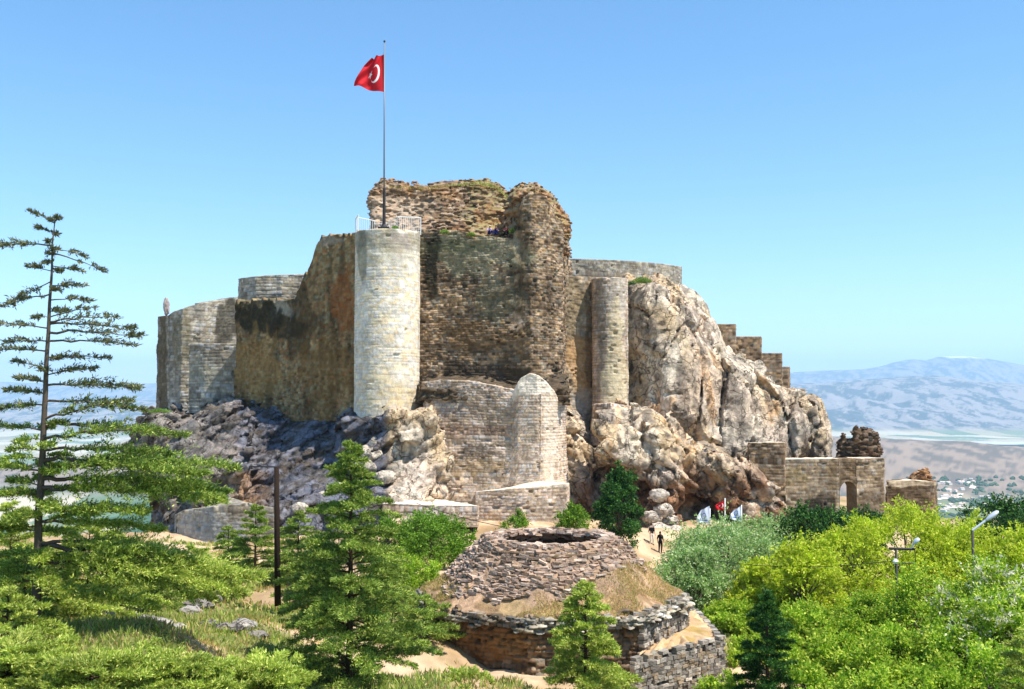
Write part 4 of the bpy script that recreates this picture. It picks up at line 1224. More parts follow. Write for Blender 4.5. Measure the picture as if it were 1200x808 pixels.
def broadleaf(label, px, D, topy, zb, rx, seed, mat, n=26000, leaf=.13, name='tree', low=.2, nclump=70, bark=None, stems=1, shape=1.0, clump=.135, extra=None, group=None, airy=1.0, cat='tree', up=.3):
    rg = np.random.default_rng(seed)
    T = P(px, topy, D); H = T[2] - zb
    base = np.array([T[0], D, zb])
    t = thing(name, label, cat, base.tolist(), group)
    zc = zb + H * (low + (1 - low) / 2); rz = H * (1 - low) / 2
    # clump centres: mostly near the outside of an uneven ellipsoid
    d = unit(rg.normal(size=(nclump, 3)))
    rr = rg.uniform(.25, 1, nclump) ** .45
    lump = .55 + .8 * fbm3(d[:, 0] * 1.6 + seed, d[:, 1] * 1.6, d[:, 2] * 1.6, 2, seed)
    cc = d * (rr * lump)[:, None]
    cc = cc / np.abs(cc[:, 2]).max()
    taper = 1 - .35 * shape * np.clip(cc[:, 2], 0, 1) ** 1.5
    cc = np.stack([base[0] + cc[:, 0] * rx * taper, D + cc[:, 1] * rx * taper, zc + cc[:, 2] * rz * .93], -1)
    cr = clump * (rx + rz) * rg.uniform(.55, 1.25, nclump)
    mb = MB()
    r0 = .02 * H + .03
    top = base + np.array([rg.normal() * .1, 0, H * .75])
    for s_ in range(stems):
        off = np.array([rg.normal() * .25 * (stems > 1), rg.normal() * .25 * (stems > 1), 0])
        pts = [base + off + [0, 0, -.3], base + off * 1.5 + [0, 0, H * .25], base + off * 2.4 + (top - base) * .6 + rg.normal(size=3) * .08, top + off * 3]
        mb.tube(pts, [r0, r0 * .8, r0 * .5, r0 * .15], 7)
    for k in range(min(nclump, 34)):
        u = np.clip((cc[k, 2] - zb) / H * .55, .12, .6)
        o_ = base + (top - base) * u / .75
        mid = (o_ + cc[k]) / 2 + [0, 0, .12 * H * .3]
        mb.tube([o_, mid, cc[k]], [r0 * .38, r0 * .22, .012], 5, cap=False)
    wgt = cr ** 2; k = rg.choice(nclump, n, p=wgt / wgt.sum())
    # leaves sit along twigs that fan out from each clump
    nt_ = max(40, n // 16); tk = rg.choice(nclump, nt_, p=wgt / wgt.sum())
    td = unit(rg.normal(size=(nt_, 3)) + [0, 0, up])
    out = unit(cc[tk] - np.array([base[0], D, zc]))
    td = unit(td + out * .5)
    tl = cr[tk] * rg.uniform(.9, 1.9, nt_) * airy
    to = cc[tk] + rg.normal(size=(nt_, 3)) * (cr[tk] * .25)[:, None]
    j = rg.integers(0, nt_, n); f = rg.random(n) ** .75
    C = to[j] + td[j] * (f * tl[j])[:, None] + rg.normal(size=(n, 3)) * .05
    C[:, 2] -= (f * tl[j]) ** 2 * .12
    k_ = C[:, 2] > zb + .05
    C, j = C[k_], j[k_]
    n = len(C)
    Dd = unit(td[j] * .8 + rg.normal(size=(n, 3)) * .8)
    leaf = leaf * 1.3
    V, q = leaves(C, Dd, leaf * rg.uniform(.6, 1.3, n), leaf * .55 * rg.uniform(.7, 1.2, n), rg)
    mb.build('trunk', bark or M_barkg, t, smooth=True)
    mats = [mat]; mi = None
    if extra is not None:
        mats = [mat, extra[0]]
        # blossom hangs in bunches on part of the clumps
        bunch = rg.random(nclump * 14) < extra[1]
        mi = (fbm3(C[:, 0] / .28, C[:, 1] / .28, C[:, 2] / .28, 2, seed) > 1 - extra[1]).astype(int)
    mk('crown', V, q, mats, parent=t, smooth=False, mi=mi)
    return t

gz = lambda x, y: float(ground_z(np.array([x]), np.array([y]))[0])
def gzp(px, D, py=700):
    p = P(px, py, D); return gz(p[0], p[1])

# --- the large cedar on the left
EX = [(262, 38, 249, .25, 0), (272, 44, 268, .2, .1), (288, -6, 289, 2.0, .3), (291, 98, 300, .5, .2), (297, 122, 318, .12, 0), (318, 30, 313, .8, 0), (312, 97, 318, .6, .3), (335, 100, 336, .8, .2), (330, 20, 352, .9, .2), (345, 0, 360, 1.0, .3),
      (352, 104, 352, .8, -.4), (372, 110, 360, .7, .3), (380, 158, 386, 1.3, .2), (378, 135, 372, .8, -.6), (390, 162, 394, 1.2, -.5), (400, 158, 404, .9, .4), (385, -4, 380, .8, 0), (400, 4, 402, 1.0, .3),
      (412, -8, 411, 1.2, .3), (420, 128, 420, 1.0, .3), (432, 20, 425, .8, .3), (440, 112, 432, .7, .3), (452, 162, 455, 1.2, .2), (462, 10, 458, 1.2, .2), (470, 168, 480, 1.0, .4), (475, -10, 480, 1.2, .1),
      (492, 150, 470, .8, -.8), (498, 216, 512, 1.6, .2), (505, -14, 500, 1.2, .5), (515, 185, 505, 1.1, -1.0), (528, 200, 532, 1.2, .6), (540, 276, 549, 1.9, .2), (548, 240, 556, 1.4, -1.2), (552, -20, 545, 1.4, .5),
      (562, 265, 577, 1.7, .6), (572, 262, 586, 1.5, -.5), (580, -20, 580, 1.4, .6), (600, 170, 600, 1.2, -1.2), (610, 190, 622, 1.3, .5), (622, -20, 620, 1.4, -.6), (635, 215, 652, 1.4, -.4),
      (640, 305, 676, 2.0, .2), (650, 285, 692, 1.8, -.8), (655, 250, 700, 1.5, .8), (668, -10, 670, 1.4, .5), (690, 180, 712, 1.3, -.6), (700, -10, 720, 1.3, -.6)]
cz = gzp(57, 36, 740)
conifer('tall windswept cedar with sparse bent top at the left edge', 64, 36, 250, cz, 2.6, 41, [L_cedar, L_cedar_dry, L_cedar_lime], name='cedar_tree', explicit=EX, boughs_per_m=6.5, sparse=.25, pw=1.15, lean=.3, stroke=.15, width=.042, dens=1.0)
# young cedars
conifer('bushy young cedar in front of the pole and rocks, largest cedar of the middle', 412, 38, 518, gzp(412, 38, 800) - .4, 3.7, 42, L_cedar, name='cedar_tree', boughs_per_m=14, pw=.72, dens=1.0, droop=.22)
conifer('young cedar just right of the dark wooden pole', 350, 58, 600, gzp(350, 58), 2.6, 43, L_cedar, name='cedar_tree', boughs_per_m=11)
conifer('young cedar just left of the dark wooden pole', 300, 60, 592, gzp(300, 60), 2.7, 44, L_cedar, name='cedar_tree', boughs_per_m=11)
conifer('small cedar standing against the blue grey retaining wall', 268, 62, 618, gzp(268, 62), 1.9, 45, L_cedar, name='cedar_tree', boughs_per_m=11)
conifer('slender sapling cedar rising in front of the octagonal ruin', 686, 40, 684, gzp(686, 40, 800) - .3, 2.7, 46, L_cedar_lime, name='cedar_tree', boughs_per_m=15, pw=.75, stroke=.15, width=.04, dens=.9)
conifer('dark pointed young cedar below the yellow green trees', 898, 42, 694, gzp(900, 42, 800), 2.1, 47, L_dark, name='cedar_tree', boughs_per_m=13)
conifer('small lime green cedar at the bottom left beside the big trunk', 135, 46, 650, gzp(135, 46, 760), 2.3, 48, L_cedar_lime, name='cedar_tree', boughs_per_m=10, pw=.6)
conifer('lime green cedar low on the far left behind the big trunk', 14, 44, 590, gzp(14, 44, 760), 3.2, 49, L_cedar_lime, name='cedar_tree', boughs_per_m=10, pw=.6)
conifer('pale green cedar poking in at the bottom right corner', 1205, 33, 742, gz(16, 33) , 2.4, 50, L_cedar_lime, name='cedar_tree', boughs_per_m=10, pw=.6)
conifer('low cedar between the slope and the octagonal ruin', 497, 47, 700, gzp(497, 47), 2.2, 51, L_cedar, name='cedar_tree', boughs_per_m=12, pw=.6)
conifer('young cedar low in front of the retaining wall, left of the small cedar', 225, 56, 640, gzp(225, 56), 2.2, 52, L_cedar_lime, name='cedar_tree', boughs_per_m=12, pw=.6)
conifer('young cedar filling the gap between the pole and the bushy cedar', 362, 47, 650, gzp(362, 47), 1.9, 53, L_cedar, name='cedar_tree', boughs_per_m=13, pw=.6)
conifer('broad lime green cedar behind the big trunk, right of it', 105, 46, 615, gzp(105, 46), 3.4, 54, L_cedar_lime, name='cedar_tree', boughs_per_m=11, pw=.6)
for k, (a, D, ty, sp, lb) in enumerate([(30, 40, 640, 3.2, 'lime green cedar hugging the left side of the big trunk'), (185, 50, 664, 2.0, 'spreading lime green cedar above the bare slope'), (62, 39, 700, 1.8, 'dense lime green cedar at the base of the big trunk'), (250, 52, 668, 2.3, 'dense green cedar left of the pole, lowest of the group'),
                                        (448, 50, 660, 2.2, 'green cedar right behind the bushy young cedar'), (372, 54, 636, 2.2, 'green cedar peeping left of the bushy young cedar top'), (140, 60, 628, 2.8, 'lime green cedar in front of the far left boulders'), (10, 33, 690, 2.4, 'dense green cedar cut by the left edge')]):
    conifer(lb, a, D, ty, gzp(a, D), sp, 150 + k, [L_cedar_lime, L_cedar, L_cedar_lime, L_cedar, L_cedar, L_cedar, L_cedar_lime, L_cedar_lime][k], name='cedar_tree', boughs_per_m=13, pw=.6)
# foreground junipers along the bottom left
for k, (a, D, ty, sp, lb) in enumerate([(10, 29, 762, 3.0, 'low feathery green shrub in the bottom left corner'), (110, 28, 776, 2.8, 'low feathery green shrub under the big cedar trunk'), (215, 29, 776, 2.8, 'low feathery green shrub below the bare dirt patch'),
                                        (305, 30, 782, 2.6, 'low feathery green shrub left of the bushy young cedar'), (540, 36, 792, 1.6, 'low feathery green shrub under the octagonal ruin')]):
    conifer(lb, a, D, ty, gzp(a, D, 790) - .9, sp, 60 + k, L_cedar_lime, name='shrub', boughs_per_m=40, pw=.35, t0=.02, droop=.12, cat='shrub', dens=.9)

# --- broadleaf trees
broadleaf('narrow dark green poplar against the foot of the cliff', 725, 79, 540, gzp(725, 79), 1.55, 71, L_dark, 26000, .15, nclump=90, low=.0, shape=1.5, clump=.10, airy=.6)
broadleaf('bright green bush on the platform corner beside the poplar', 672, 84, 592, gzp(672, 84) , 1.3, 72, L_bright, 7000, .14, name='bush', nclump=60, low=0, cat='bush')
broadleaf('small bright green bush at the platform wall behind the ruin', 606, 79, 602, gzp(606, 79), 1.1, 73, L_bright, 4000, .13, name='bush', nclump=16, low=0, cat='bush')
broadleaf('bright green leafy tree left of the octagonal ruin', 508, 66, 606, gzp(508, 66), 2.4, 74, L_bright, 17000, .13, nclump=56, low=.05)
broadleaf('bright green leafy shrub between the cedars and the ruin', 455, 68, 612, gzp(455, 68), 1.9, 75, L_bright, 10000, .13, name='bush', nclump=40, low=0, cat='bush')
broadleaf('green leafy shrub low beside the ruin wall', 478, 58, 655, gzp(478, 58), 1.7, 76, L_green, 9000, .12, name='bush', nclump=34, low=0, cat='bush')
broadleaf('feathery silver green willow in front of the banners', 846, 66, 618, gzp(846, 66) , 3.6, 77, L_silver, 42000, .12, nclump=90, low=.04, stems=4, airy=1.25, name='willow_tree', shape=.8)
broadleaf('small silver green willow beside the path and the two walkers', 814, 62, 650, gzp(814, 62), 1.7, 78, L_silver, 15000, .12, nclump=50, low=.04, stems=3, airy=1.25, name='willow_tree')
broadleaf('pale silver green tree at the foot of the cliff', 912, 80, 610, gzp(906, 80), 2.9, 79, L_silver, 17000, .14, nclump=50, low=.05, airy=1.2, name='willow_tree')
broadleaf('dark green round tree in front of the gate wall', 962, 72, 596, gzp(962, 72), 2.7, 80, L_dark, 20000, .15, nclump=60, low=.1)
broadleaf('dark green tree in front of the tan gate wall foot', 1012, 78, 606, gzp(1012, 78), 2.2, 81, L_dark, 10000, .15, nclump=40, low=.1)
YL = [(893, 61, 664, 2.2, 'small yellow green tree beside the silver willow'), (940, 58, 640, 2.6, 'yellow green tree in front of the dark round tree'), (1003, 62, 616, 3.0, 'yellow green tree just left of the first street lamp'),
      (1064, 64, 597, 3.9, 'tallest yellow green tree in front of the last dark wall'), (1118, 62, 614, 3.4, 'yellow green tree between the two street lamps'), (1196, 60, 628, 3.2, 'yellow green tree at the right edge')]
for k, (a, D, ty, rx, lb) in enumerate(YL):
    broadleaf(lb, a, D, ty, gzp(a, D), rx * .88, 90 + k, L_yellow, 25000, .14, nclump=48, low=.06, shape=1.4, group='yellow green trees')
GL = [(905, 52, 752, 1.9, 'low fresh green tree behind the pointed dark cedar'), (862, 58, 716, 2.2, 'low fresh green tree right of the thick stone wall'), (985, 46, 752, 2.0, 'lowest fresh green tree of the grove at the bottom edge'), (1055, 44, 738, 2.2, 'fresh green tree at the bottom edge in front of the forked trunk'), (1112, 43, 756, 2.0, 'fresh green tree at the bottom edge under the white blossom'),
      (955, 53, 716, 2.0, 'shorter fresh green tree below the yellow green ones, nearest the pointed cedar'), (1018, 53, 706, 2.2, 'fresh green tree left of the dark forked trunk'), (1078, 51, 684, 2.5, 'fresh green tree with the dark forked trunk in the middle of the grove')]
for k, (a, D, ty, rx, lb) in enumerate(GL):
    broadleaf(lb, a, D, ty, gzp(a, D), rx * .88, 100 + k, L_green, 20000, .13, nclump=38, low=.12, clump=.15, bark=M_bark, shape=1.4, group='fresh green trees in front of the yellow grove')
for k, (a, D, ty, rx, lb) in enumerate([(935, 41, 786, 1.4, 'low green bush at the bottom edge right of the pointed cedar'), (1010, 40, 782, 1.5, 'low green bush at the bottom edge below the lowest fresh green tree'), (1090, 39, 784, 1.5, 'low green bush at the bottom edge near the corner'), (1160, 38, 770, 1.6, 'low green bush in the bottom right corner'), (850, 44, 790, 1.0, 'low green bush at the bottom edge left of the pointed cedar')]):
    broadleaf(lb, a, D, ty, gzp(a, D) - .3, rx, 170 + k, L_green, 9000, .12, name='bush', nclump=40, low=0, cat='bush')
broadleaf('locust tree hung with white blossom at the lower right', 1156, 46, 662, gzp(1152, 46), 2.6, 110, L_green, 40000, .12, nclump=80, low=.1, extra=(L_blossom, .36), name='locust_tree')
broadleaf('lower locust tree with white blossom in the right corner', 1200, 43, 690, gzp(1200, 43), 2.4, 111, L_green, 22000, .12, nclump=60, low=.05, extra=(L_blossom, .36), name='locust_tree')
broadleaf('dark green tree behind the second street lamp', 1172, 76, 590, gzp(1172, 76), 3.0, 112, L_dark, 20000, .16, nclump=60, low=.1)
broadleaf('dark green tree cut by the right edge behind the lamp', 1222, 72, 583, gzp(1210, 72), 2.8, 113, L_dark, 16000, .16, nclump=50, low=.1)
for k, (a, D, ty, rx, m_, lb) in enumerate([(1262, 58, 640, 3.0, L_yellow, 'yellow green tree just outside the right edge'), (1275, 48, 690, 2.8, L_green, 'fresh green tree just outside the right edge'), (1300, 66, 625, 3.0, L_dark, 'dark green tree outside the right edge')]):
    broadleaf(lb, a, D, ty, gzp(a, D), rx, 190 + k, m_, 16000, .14, nclump=60, low=.08)
# tufts on the walls
def tuft(label, px, py, D, r, n, mat, seed, cat='plant', name='wall_plant', leaf=.1, flat=.6):
    rg = np.random.default_rng(seed)
    c = P(px, py, D)
    d = unit(rg.normal(size=(n, 3))) * (rg.random(n) ** .4)[:, None] * [r, r * .6, r * flat]
    d[:, 2] = np.abs(d[:, 2])
    V, q = leaves(c + d, unit(rg.normal(size=(n, 3)) + [0, 0, .6]), leaf * rg.uniform(.6, 1.4, n), leaf * .5, rg)
    return tag(mk(name, V, q, mat, smooth=False), label, cat)
tuft('green bush growing on top of the cliff under the skyline wall', 752, 332, 105.5, 1.1, 2200, L_bright, 131)
tuft('small dark tuft at the left of the cliff top beside the turret', 739, 334, 104, .6, 700, L_dark, 132)
tuft('yellow green weed beside the seated people on the keep', 605, 273, 97.3, .8, 1000, L_bright, 133)
tuft('small weed on the keep wall top left of the seated people', 552, 276, 97.0, .45, 400, L_bright, 134)
tuft('small weed on the keep wall top near the round tower', 521, 273, 97.6, .5, 400, L_bright, 135)
tuft('weed at the foot of the flagpole on the tower top', 463, 268, 95.5, .35, 300, L_bright, 136)
tuft('shrubby tuft on the left rocks at the foot of the curved wall', 188, 484, 108, 1.3, 1500, L_bright, 137, flat=.35)

# --- grass: one object
rg = np.random.default_rng(5)
n = 230000
D = 24 * (98 / 24) ** rg.random(n) ** .8; pxs = rg.uniform(-40, 1240, n)
x = (pxs - 600) / F * D; y = D
g = fbm2(x / 5, y / 5, 4, 71) - .05 + .16 * sst(-10, -20, x) * sst(70, 60, y) + .20 * sst(36, 31, y) + .16 * sst(10, 20, x) * sst(90, 60, y) - .10 * sst(60, 75, y)
keep_ = (g > .44 + rg.normal(0, .03, n)) & ~((np.hypot(x - OC[0], y - OC[1]) < 7.2) & (y > 40)) & ~((x > 4.5) & (x < 11) & (y > 44.6) & (y < 58))
x, y = x[keep_], y[keep_]; n = len(x)
z = ground_z(x, y)
Dd = unit(rg.normal(size=(n, 3)) * .45 + [0, 0, 1])
V, q = leaves(np.stack([x, y, z - .03], -1), Dd, rg.uniform(.08, .34, n) * (.5 + 1.2 * fbm2(x / 1.2, y / 1.2, 3, 888)), rg.uniform(.025, .08, n) * (1 + (y > 50)), rg)
mi = (rg.random(n) < .18 + .5 * sst(.55, .45, g[keep_])).astype(int)
tag(mk('grass', V, q, [L_grass, L_straw], smooth=False, mi=mi), kind='stuff')
# dry grass over the ruin's skirt and the top of the keep
n = 44000
th_ = rg.uniform(0, 2 * np.pi, n); rh = rg.uniform(.80 - .14 * np.clip(np.cos(th_ + .45), 0, 1) ** 2, 1.0, n); k_ = fbm2(th_ * 3, rh * 3, 3, 777) > .40
th_, rh = th_[k_], rh[k_]; n = len(th_)
rr = oct_r(th_) * rh * OR; zz = np.interp(rh, [.50, .83, .90, 1.0], [-6.78, -8.95, -9.25, -9.62])
V1, q1 = leaves(np.stack([OC[0] + rr * np.cos(th_), OC[1] + rr * np.sin(th_), zz], -1), unit(rg.normal(size=(n, 3)) * .6 + [0, 0, .8]), rg.uniform(.06, .24, n), .022, rg)
tag(mk('dry_grass', V1, q1, [L_straw, L_grass], smooth=False, mi=(rg.random(n) < .22).astype(int)), kind='stuff')
n = 6000
pxs = rg.uniform(455, 600, n); yy = rg.uniform(104.5, 109, n)
zz = P(pxs, np.interp(pxs, [436, 450, 500, 530, 562, 582, 600], [230, 218, 220, 216, 214, 218, 236]), yy)[:, 2]
xx = (pxs - 600) / F * yy
V1, q1 = leaves(np.stack([xx, yy, zz - .25], -1), unit(rg.normal(size=(n, 3)) * .5 + [0, 0, 1]), rg.uniform(.2, .5, n), .05, rg)
tag(mk('dry_grass', V1, q1, [L_straw, L_grass], smooth=False, mi=(rg.random(n) < .25 + .5 * (pxs > 530)).astype(int)), kind='stuff')
# ---------------------------------------------------------------- flag, railing, posts, people, village
M_steel = plain_mat('grey_painted_steel', (120, 122, 126), .45, .3, .1)
M_darkmetal = plain_mat('dark_metal', (46, 44, 44), .6, .2, .2)
M_white = plain_mat('white_paint', (232, 232, 228), .5, 0, .06)
M_lamp = plain_mat('lamp_housing', (206, 210, 218), .35, .2, .05)
M_wood = plain_mat('tarred_wood', (48, 36, 28), .9, 0, .35, 12, .1)
M_red = plain_mat('red_cloth', (196, 24, 36), .75, 0, .08, 3, .2)
M_flagwhite = plain_mat('white_cloth', (240, 238, 238), .75, 0, .04, 3, .2)
M_banner = plain_mat('pale_banner_cloth', (214, 222, 236), .75, 0, .06, 3, .2)
M_blue = plain_mat('blue_print', (60, 100, 176), .75, 0, .06, 3, .2)
M_skin = plain_mat('skin', (196, 148, 118), .6, 0, .05)
M_hair = plain_mat('dark_hair', (36, 28, 24), .8, 0, .2)

# pole on the tower
zb_ = ztop(268.5, 93.9)
fp = thing('flagpole', 'tall grey flagpole on the round tower', 'flagpole', P(450, 262, 96).tolist())
b0 = PV(450, 262, 96); b0.z = zb_ + .02
topp = PV(450.5, 50, 96)
mb = MB(); mb.tube([b0 + Vector((0, 0, .6)), topp], [.085, .05], 10); mb.build('pole', M_steel, fp, smooth=True)
mb = MB(); mb.tube([topp, topp + Vector((0, 0, .06)), topp + Vector((0, 0, .16)), topp + Vector((0, 0, .22))], [.05, .1, .1, .02], 10); mb.build('finial', M_darkmetal, fp, smooth=True)
mb = MB(); mb.box(b0 + Vector((0, 0, .2)), (1.05, 1.05, .55)); mb.tube([b0 + Vector((0, 0, .45)), b0 + Vector((0, 0, .75)), b0 + Vector((0, 0, 4.2))], [.42, .16, .12], 12); mb.build('pedestal', M_darkmetal, fp, bevel=.02)

def crescent_flag(name, label, cat, hoist_top, hoist_bot, flypts, n=(150, 100), wave=.1, parent=None, seed=1, yshift=0):
    """cloth hanging from the hoist; flypts: the far edge from top to bottom (world points)"""
    U, W_ = np.meshgrid(np.linspace(0, 1, n[0] + 1), np.linspace(0, 1, n[1] + 1), indexing='ij')
    ht, hb = np.array(hoist_top), np.array(hoist_bot)
    fl = np.array(flypts)
    Hs = ht + (hb - ht) * W_[..., None]
    fk = np.linspace(0, 1, len(fl))
    Fs = np.stack([np.interp(W_, fk, fl[:, a]) for a in range(3)], -1)
    S = Hs + (Fs - Hs) * U[..., None]
    L = abs(fl[:, 0] - ht[0]).max()
    ph = U * 9 + W_ * 4
    S[..., 1] += wave * L * U ** .7 * np.sin(ph) + wave * .5 * L * U * np.sin(U * 17 - W_ * 9)
    S[..., 2] += .03 * L * U * np.sin(ph * 1.3 + 1) - .05 * L * np.sin(math.pi * U) * (W_)
    V = S.reshape(-1, 3)
    m = n[1] + 1; i = np.arange(n[0] * n[1]); a = i // n[1] * m + i % n[1]
    q = np.stack([a, a + 1, a + m + 1, a + m], -1)
    # emblem worked out in flag proportions 1.5 x 1
    u = ((i // n[1]) + .5) / n[0] * 1.5; v = ((i % n[1]) + .5) / n[1]
    v = (v - .5)
    moon = (np.hypot(u - .5, v) < .25) & (np.hypot(u - .5625, v) > .2)
    su, sv = u - (.5625 - .2 + .3333 + .125), v
    ang = np.arctan2(sv, -su); rad = np.hypot(su, sv)
    seg = np.mod(ang + np.pi / 5, 2 * np.pi / 5) - np.pi / 5
    Rr = .125; rin = Rr * .382
    # star edge between tip (angle 0, Rr) and notch (angle pi/5, rin)
    a_ = np.abs(seg); x1, y1 = Rr, 0.; x2, y2 = rin * math.cos(math.pi / 5), rin * math.sin(math.pi / 5)
    den = np.cos(a_) * (y2 - y1) - np.sin(a_) * (x2 - x1)
    edge = (x1 * (y2 - y1) - y1 * (x2 - x1)) / den
    star = rad < edge
    mi = (moon | star).astype(int)
    o = mk(name, V, q, [M_red, M_flagwhite], mi=mi)
    return tag(o, label, cat)

hp = PV(450, 64, 96); hq = PV(449.6, 108, 96)
crescent_flag('flag', 'large red flag with white crescent and star high on the tall flagpole', 'flag', hp, hq,
              [PV(436, 68, 96), PV(427, 78, 96), PV(421, 88, 96), PV(416, 96, 96), PV(414, 99, 96)], wave=.09)

# white railing round the flagpole
rl = thing('railing', 'white painted railing around the foot of the flagpole', 'railing', (P(450, 268, 95).tolist()))
cx_, cy_ = P(453.8, 380, 96.8)[:2]
def rail(pa, pb, h, n, z=None):
    z = zb_ if z is None else z
    mb = MB()
    pa, pb = Vector((pa[0], pa[1], z)), Vector((pb[0], pb[1], z))
    up = Vector((0, 0, h))
    mb.tube([pa + up, pb + up], .045, 6); mb.build('rail', M_white, rl)
    mb = MB(); mb.tube([pa + up * .12, pb + up * .12], .03, 6); mb.build('rail', M_white, rl)
    for k in range(n + 1):
        mb = MB(); p = pa.lerp(pb, k / n); mb.tube([p - Vector((0, 0, .1)), p + up], .022 if 0 < k < n else .045, 6); mb.build('baluster', M_white, rl)
pA, pB, pC, pD, pE = P(417, 260, 97.5)[:2], P(439, 260, 99.5)[:2], P(455, 260, 99.0)[:2], P(466, 260, 96.2)[:2], P(493, 260, 96.8)[:2]
rail(pA, pB, 1.75, 9); rail(pC, pD, 1.55, 6); rail(pD, pE, 1.55, 12); rail(pA, P(420, 260, 95.4)[:2], 1.6, 4); rail(pB, pC, 1.4, 6)

# timber pole among the cedars
mb_pole = thing('utility_pole', 'dark timber pole with short crossarm among the cedars', 'pole', P(325, 705, 50).tolist())
a, b = PV(325.5, 710, 50), PV(324, 547, 50)
mb = MB(); mb.tube([a, a.lerp(b, .5), b], [.16, .14, .115], 10); mb.build('pole', M_wood, mb_pole, smooth=True)
mb = MB(); mb.tube([PV(292, 547, 50.1), PV(327, 547.5, 50.1)], [.03, .035], 6); mb.build('crossarm', M_darkmetal, mb_pole)

# street lamps
def lamp(label, px, D, py_top, arm_tip, head_len, kind):
    base = P(px, py_top, D); g_ = gz(base[0], D)
    t = thing('street_lamp', label, 'lamp', (base[0], D, g_))
    p0, p1 = Vector((base[0], D, g_ - .2)), PV(px, py_top, D)
    mb = MB(); mb.tube([p0, p0.lerp(p1, .3), p1], [.11, .08, .06], 10); mb.build('pole', M_darkmetal, t, smooth=True)
    tip = PV(*arm_tip, D)
    d = (tip - p1).normalized()
    e = tip - d * head_len
    if kind:
        mb = MB(); mb.tube([p1, p1 + Vector((.95, 0, -.02)), p1 + Vector((1.0, 0, -.75)), p1 + Vector((.15, 0, -.78))], .035, 6)
        mb.tube([p1 + Vector((-.35, 0, .0)), p1 + Vector((.9, 0, -.04))], .07, 6); mb.build('bracket', M_darkmetal, t)
        e = PV(arm_tip[0] - 7, arm_tip[1] + 7, D); d = (tip - e).normalized()
        mb = MB(); mb.tube([p1 + Vector((.8, 0, 0)), e], .035, 6); mb.build('arm', M_lamp, t)
    else:
        mb = MB(); mb.tube([p1, e], .06, 8); mb.build('arm', M_lamp, t)
    s = d.cross(Vector((0, 1, 0))).normalized()
    mb = MB()
    L_ = (tip - e).length
    prof_ = [(0, .05), (.12, .1), (.35, .17), (.7, .19), (.93, .13), (1, .03)]
    rings = []
    nn = 10
    for u, r_ in prof_:
        c_ = e + d * (L_ * u)
        rings.append([c_ + Vector((0, 1, 0)) * (r_ * math.cos(2 * math.pi * k / nn)) + s * (r_ * .62 * math.sin(2 * math.pi * k / nn)) for k in range(nn)])
    vs = [v for r_ in rings for v in r_]
    fs = [(i * nn + k, i * nn + (k + 1) % nn, (i + 1) * nn + (k + 1) % nn, (i + 1) * nn + k) for i in range(len(prof_) - 1) for k in range(nn)]
    fs += [tuple(range(nn - 1, -1, -1)), tuple((len(prof_) - 1) * nn + k for k in range(nn))]
    mb.add(vs, fs); mb.build('lamp_head', M_lamp, t, smooth=True)
    return t, p1
l1, top1 = lamp('street lamp with square bracket and pale rounded head rising from the grove', 1050, 53, 643, (1077, 631), .62, True)
mb = MB(); c_ = PV(1049.5, 658, 52.9); mb.tube([c_ - Vector((.0, 0, .12)), c_, c_ + Vector((0, 0, .12))], [.1, .15, .06], 10); mb.build('insulator', M_white, l1)
lamp('street lamp with long slanting pale arm, farther right and higher', 1139.5, 52, 622, (1170, 599), .85, False)

# overhead cables
def cable(label, pts, sag, r=.012, n=24):
    pts = [Vector(p) for p in pts]
    out = []
    for a, b in zip(pts[:-1], pts[1:]):
        for k in range(n):
            u = k / n; out.append(a.lerp(b, u) - Vector((0, 0, sag * 4 * u * (1 - u))))
    out.append(pts[-1])
    mb = MB(); mb.tube(out, r, 5)
    return tag(mb.build('cable', M_darkmetal), label, 'cable')
cable('thin cable running left from the bracketed street lamp over the grove', [PV(1049, 657, 53), PV(836, 657, 60)], .35, .018)
cable('thin cable crossing in front of the stone platform', [PV(488, 590, 70), PV(592, 618, 62)], .12, .02)

# banners by the cliff foot
def banner_pole(label, px, D, y0, y1):
    p = thing('flag_mast', label, 'pole', P(px, y1, D).tolist())
    mb = MB(); mb.tube([PV(px, y1, D), PV(px, y0, D)], .04, 8); mb.build('pole', M_white, p, smooth=True)
banner_pole('thin mast of the first pale banner at the cliff foot', 832, 84, 596, 660)
banner_pole('thin mast of the small red flag at the cliff foot', 849.6, 84, 584, 660)
banner_pole('thin mast of the second pale banner half hidden by the willow', 869, 84, 592, 660)
def banner(label, outline, D, motif=None):
    n = len(outline)
    rg = np.random.default_rng(3)
    # cloth grid between the mast edge and the flying edge
    A = np.array([PV(*p, D) for p in outline[0]]); B = np.array([PV(*p, D) for p in outline[1]])
    nu, nv = 40, 40
    u, v = np.meshgrid(np.linspace(0, 1, nu + 1), np.linspace(0, 1, nv + 1), indexing='ij')
    ka, kb = np.linspace(0, 1, len(A)), np.linspace(0, 1, len(B))
    SA = np.stack([np.interp(v, ka, A[:, a]) for a in range(3)], -1); SB = np.stack([np.interp(v, kb, B[:, a]) for a in range(3)], -1)
    S = SA + (SB - SA) * u[..., None]
    S[..., 1] += .12 * u * np.sin(u * 8 + v * 5)
    i = np.arange(nu * nv); a = i // nv * (nv + 1) + i % nv
    q = np.stack([a, a + 1, a + nv + 2, a + nv + 1], -1)
    cu, cv = (i // nv + .5) / nu, (i % nv + .5) / nv
    rr = np.hypot((cu - .5) * 1.1, cv - .5)
    mi = ((rr < .2) & (rr > .15)) | ((np.abs(cv - .82) < .035) & (np.abs(cu - .45) < .3))
    return tag(mk('banner', S.reshape(-1, 3), q, [M_banner, M_blue], mi=mi.astype(int)), label, 'banner')
banner('pale sail shaped banner with blue print, left of the small red flag', ([(831.6, 593), (831.6, 605), (831.6, 614)], [(822, 598), (817, 605), (815.5, 612)]), 84)
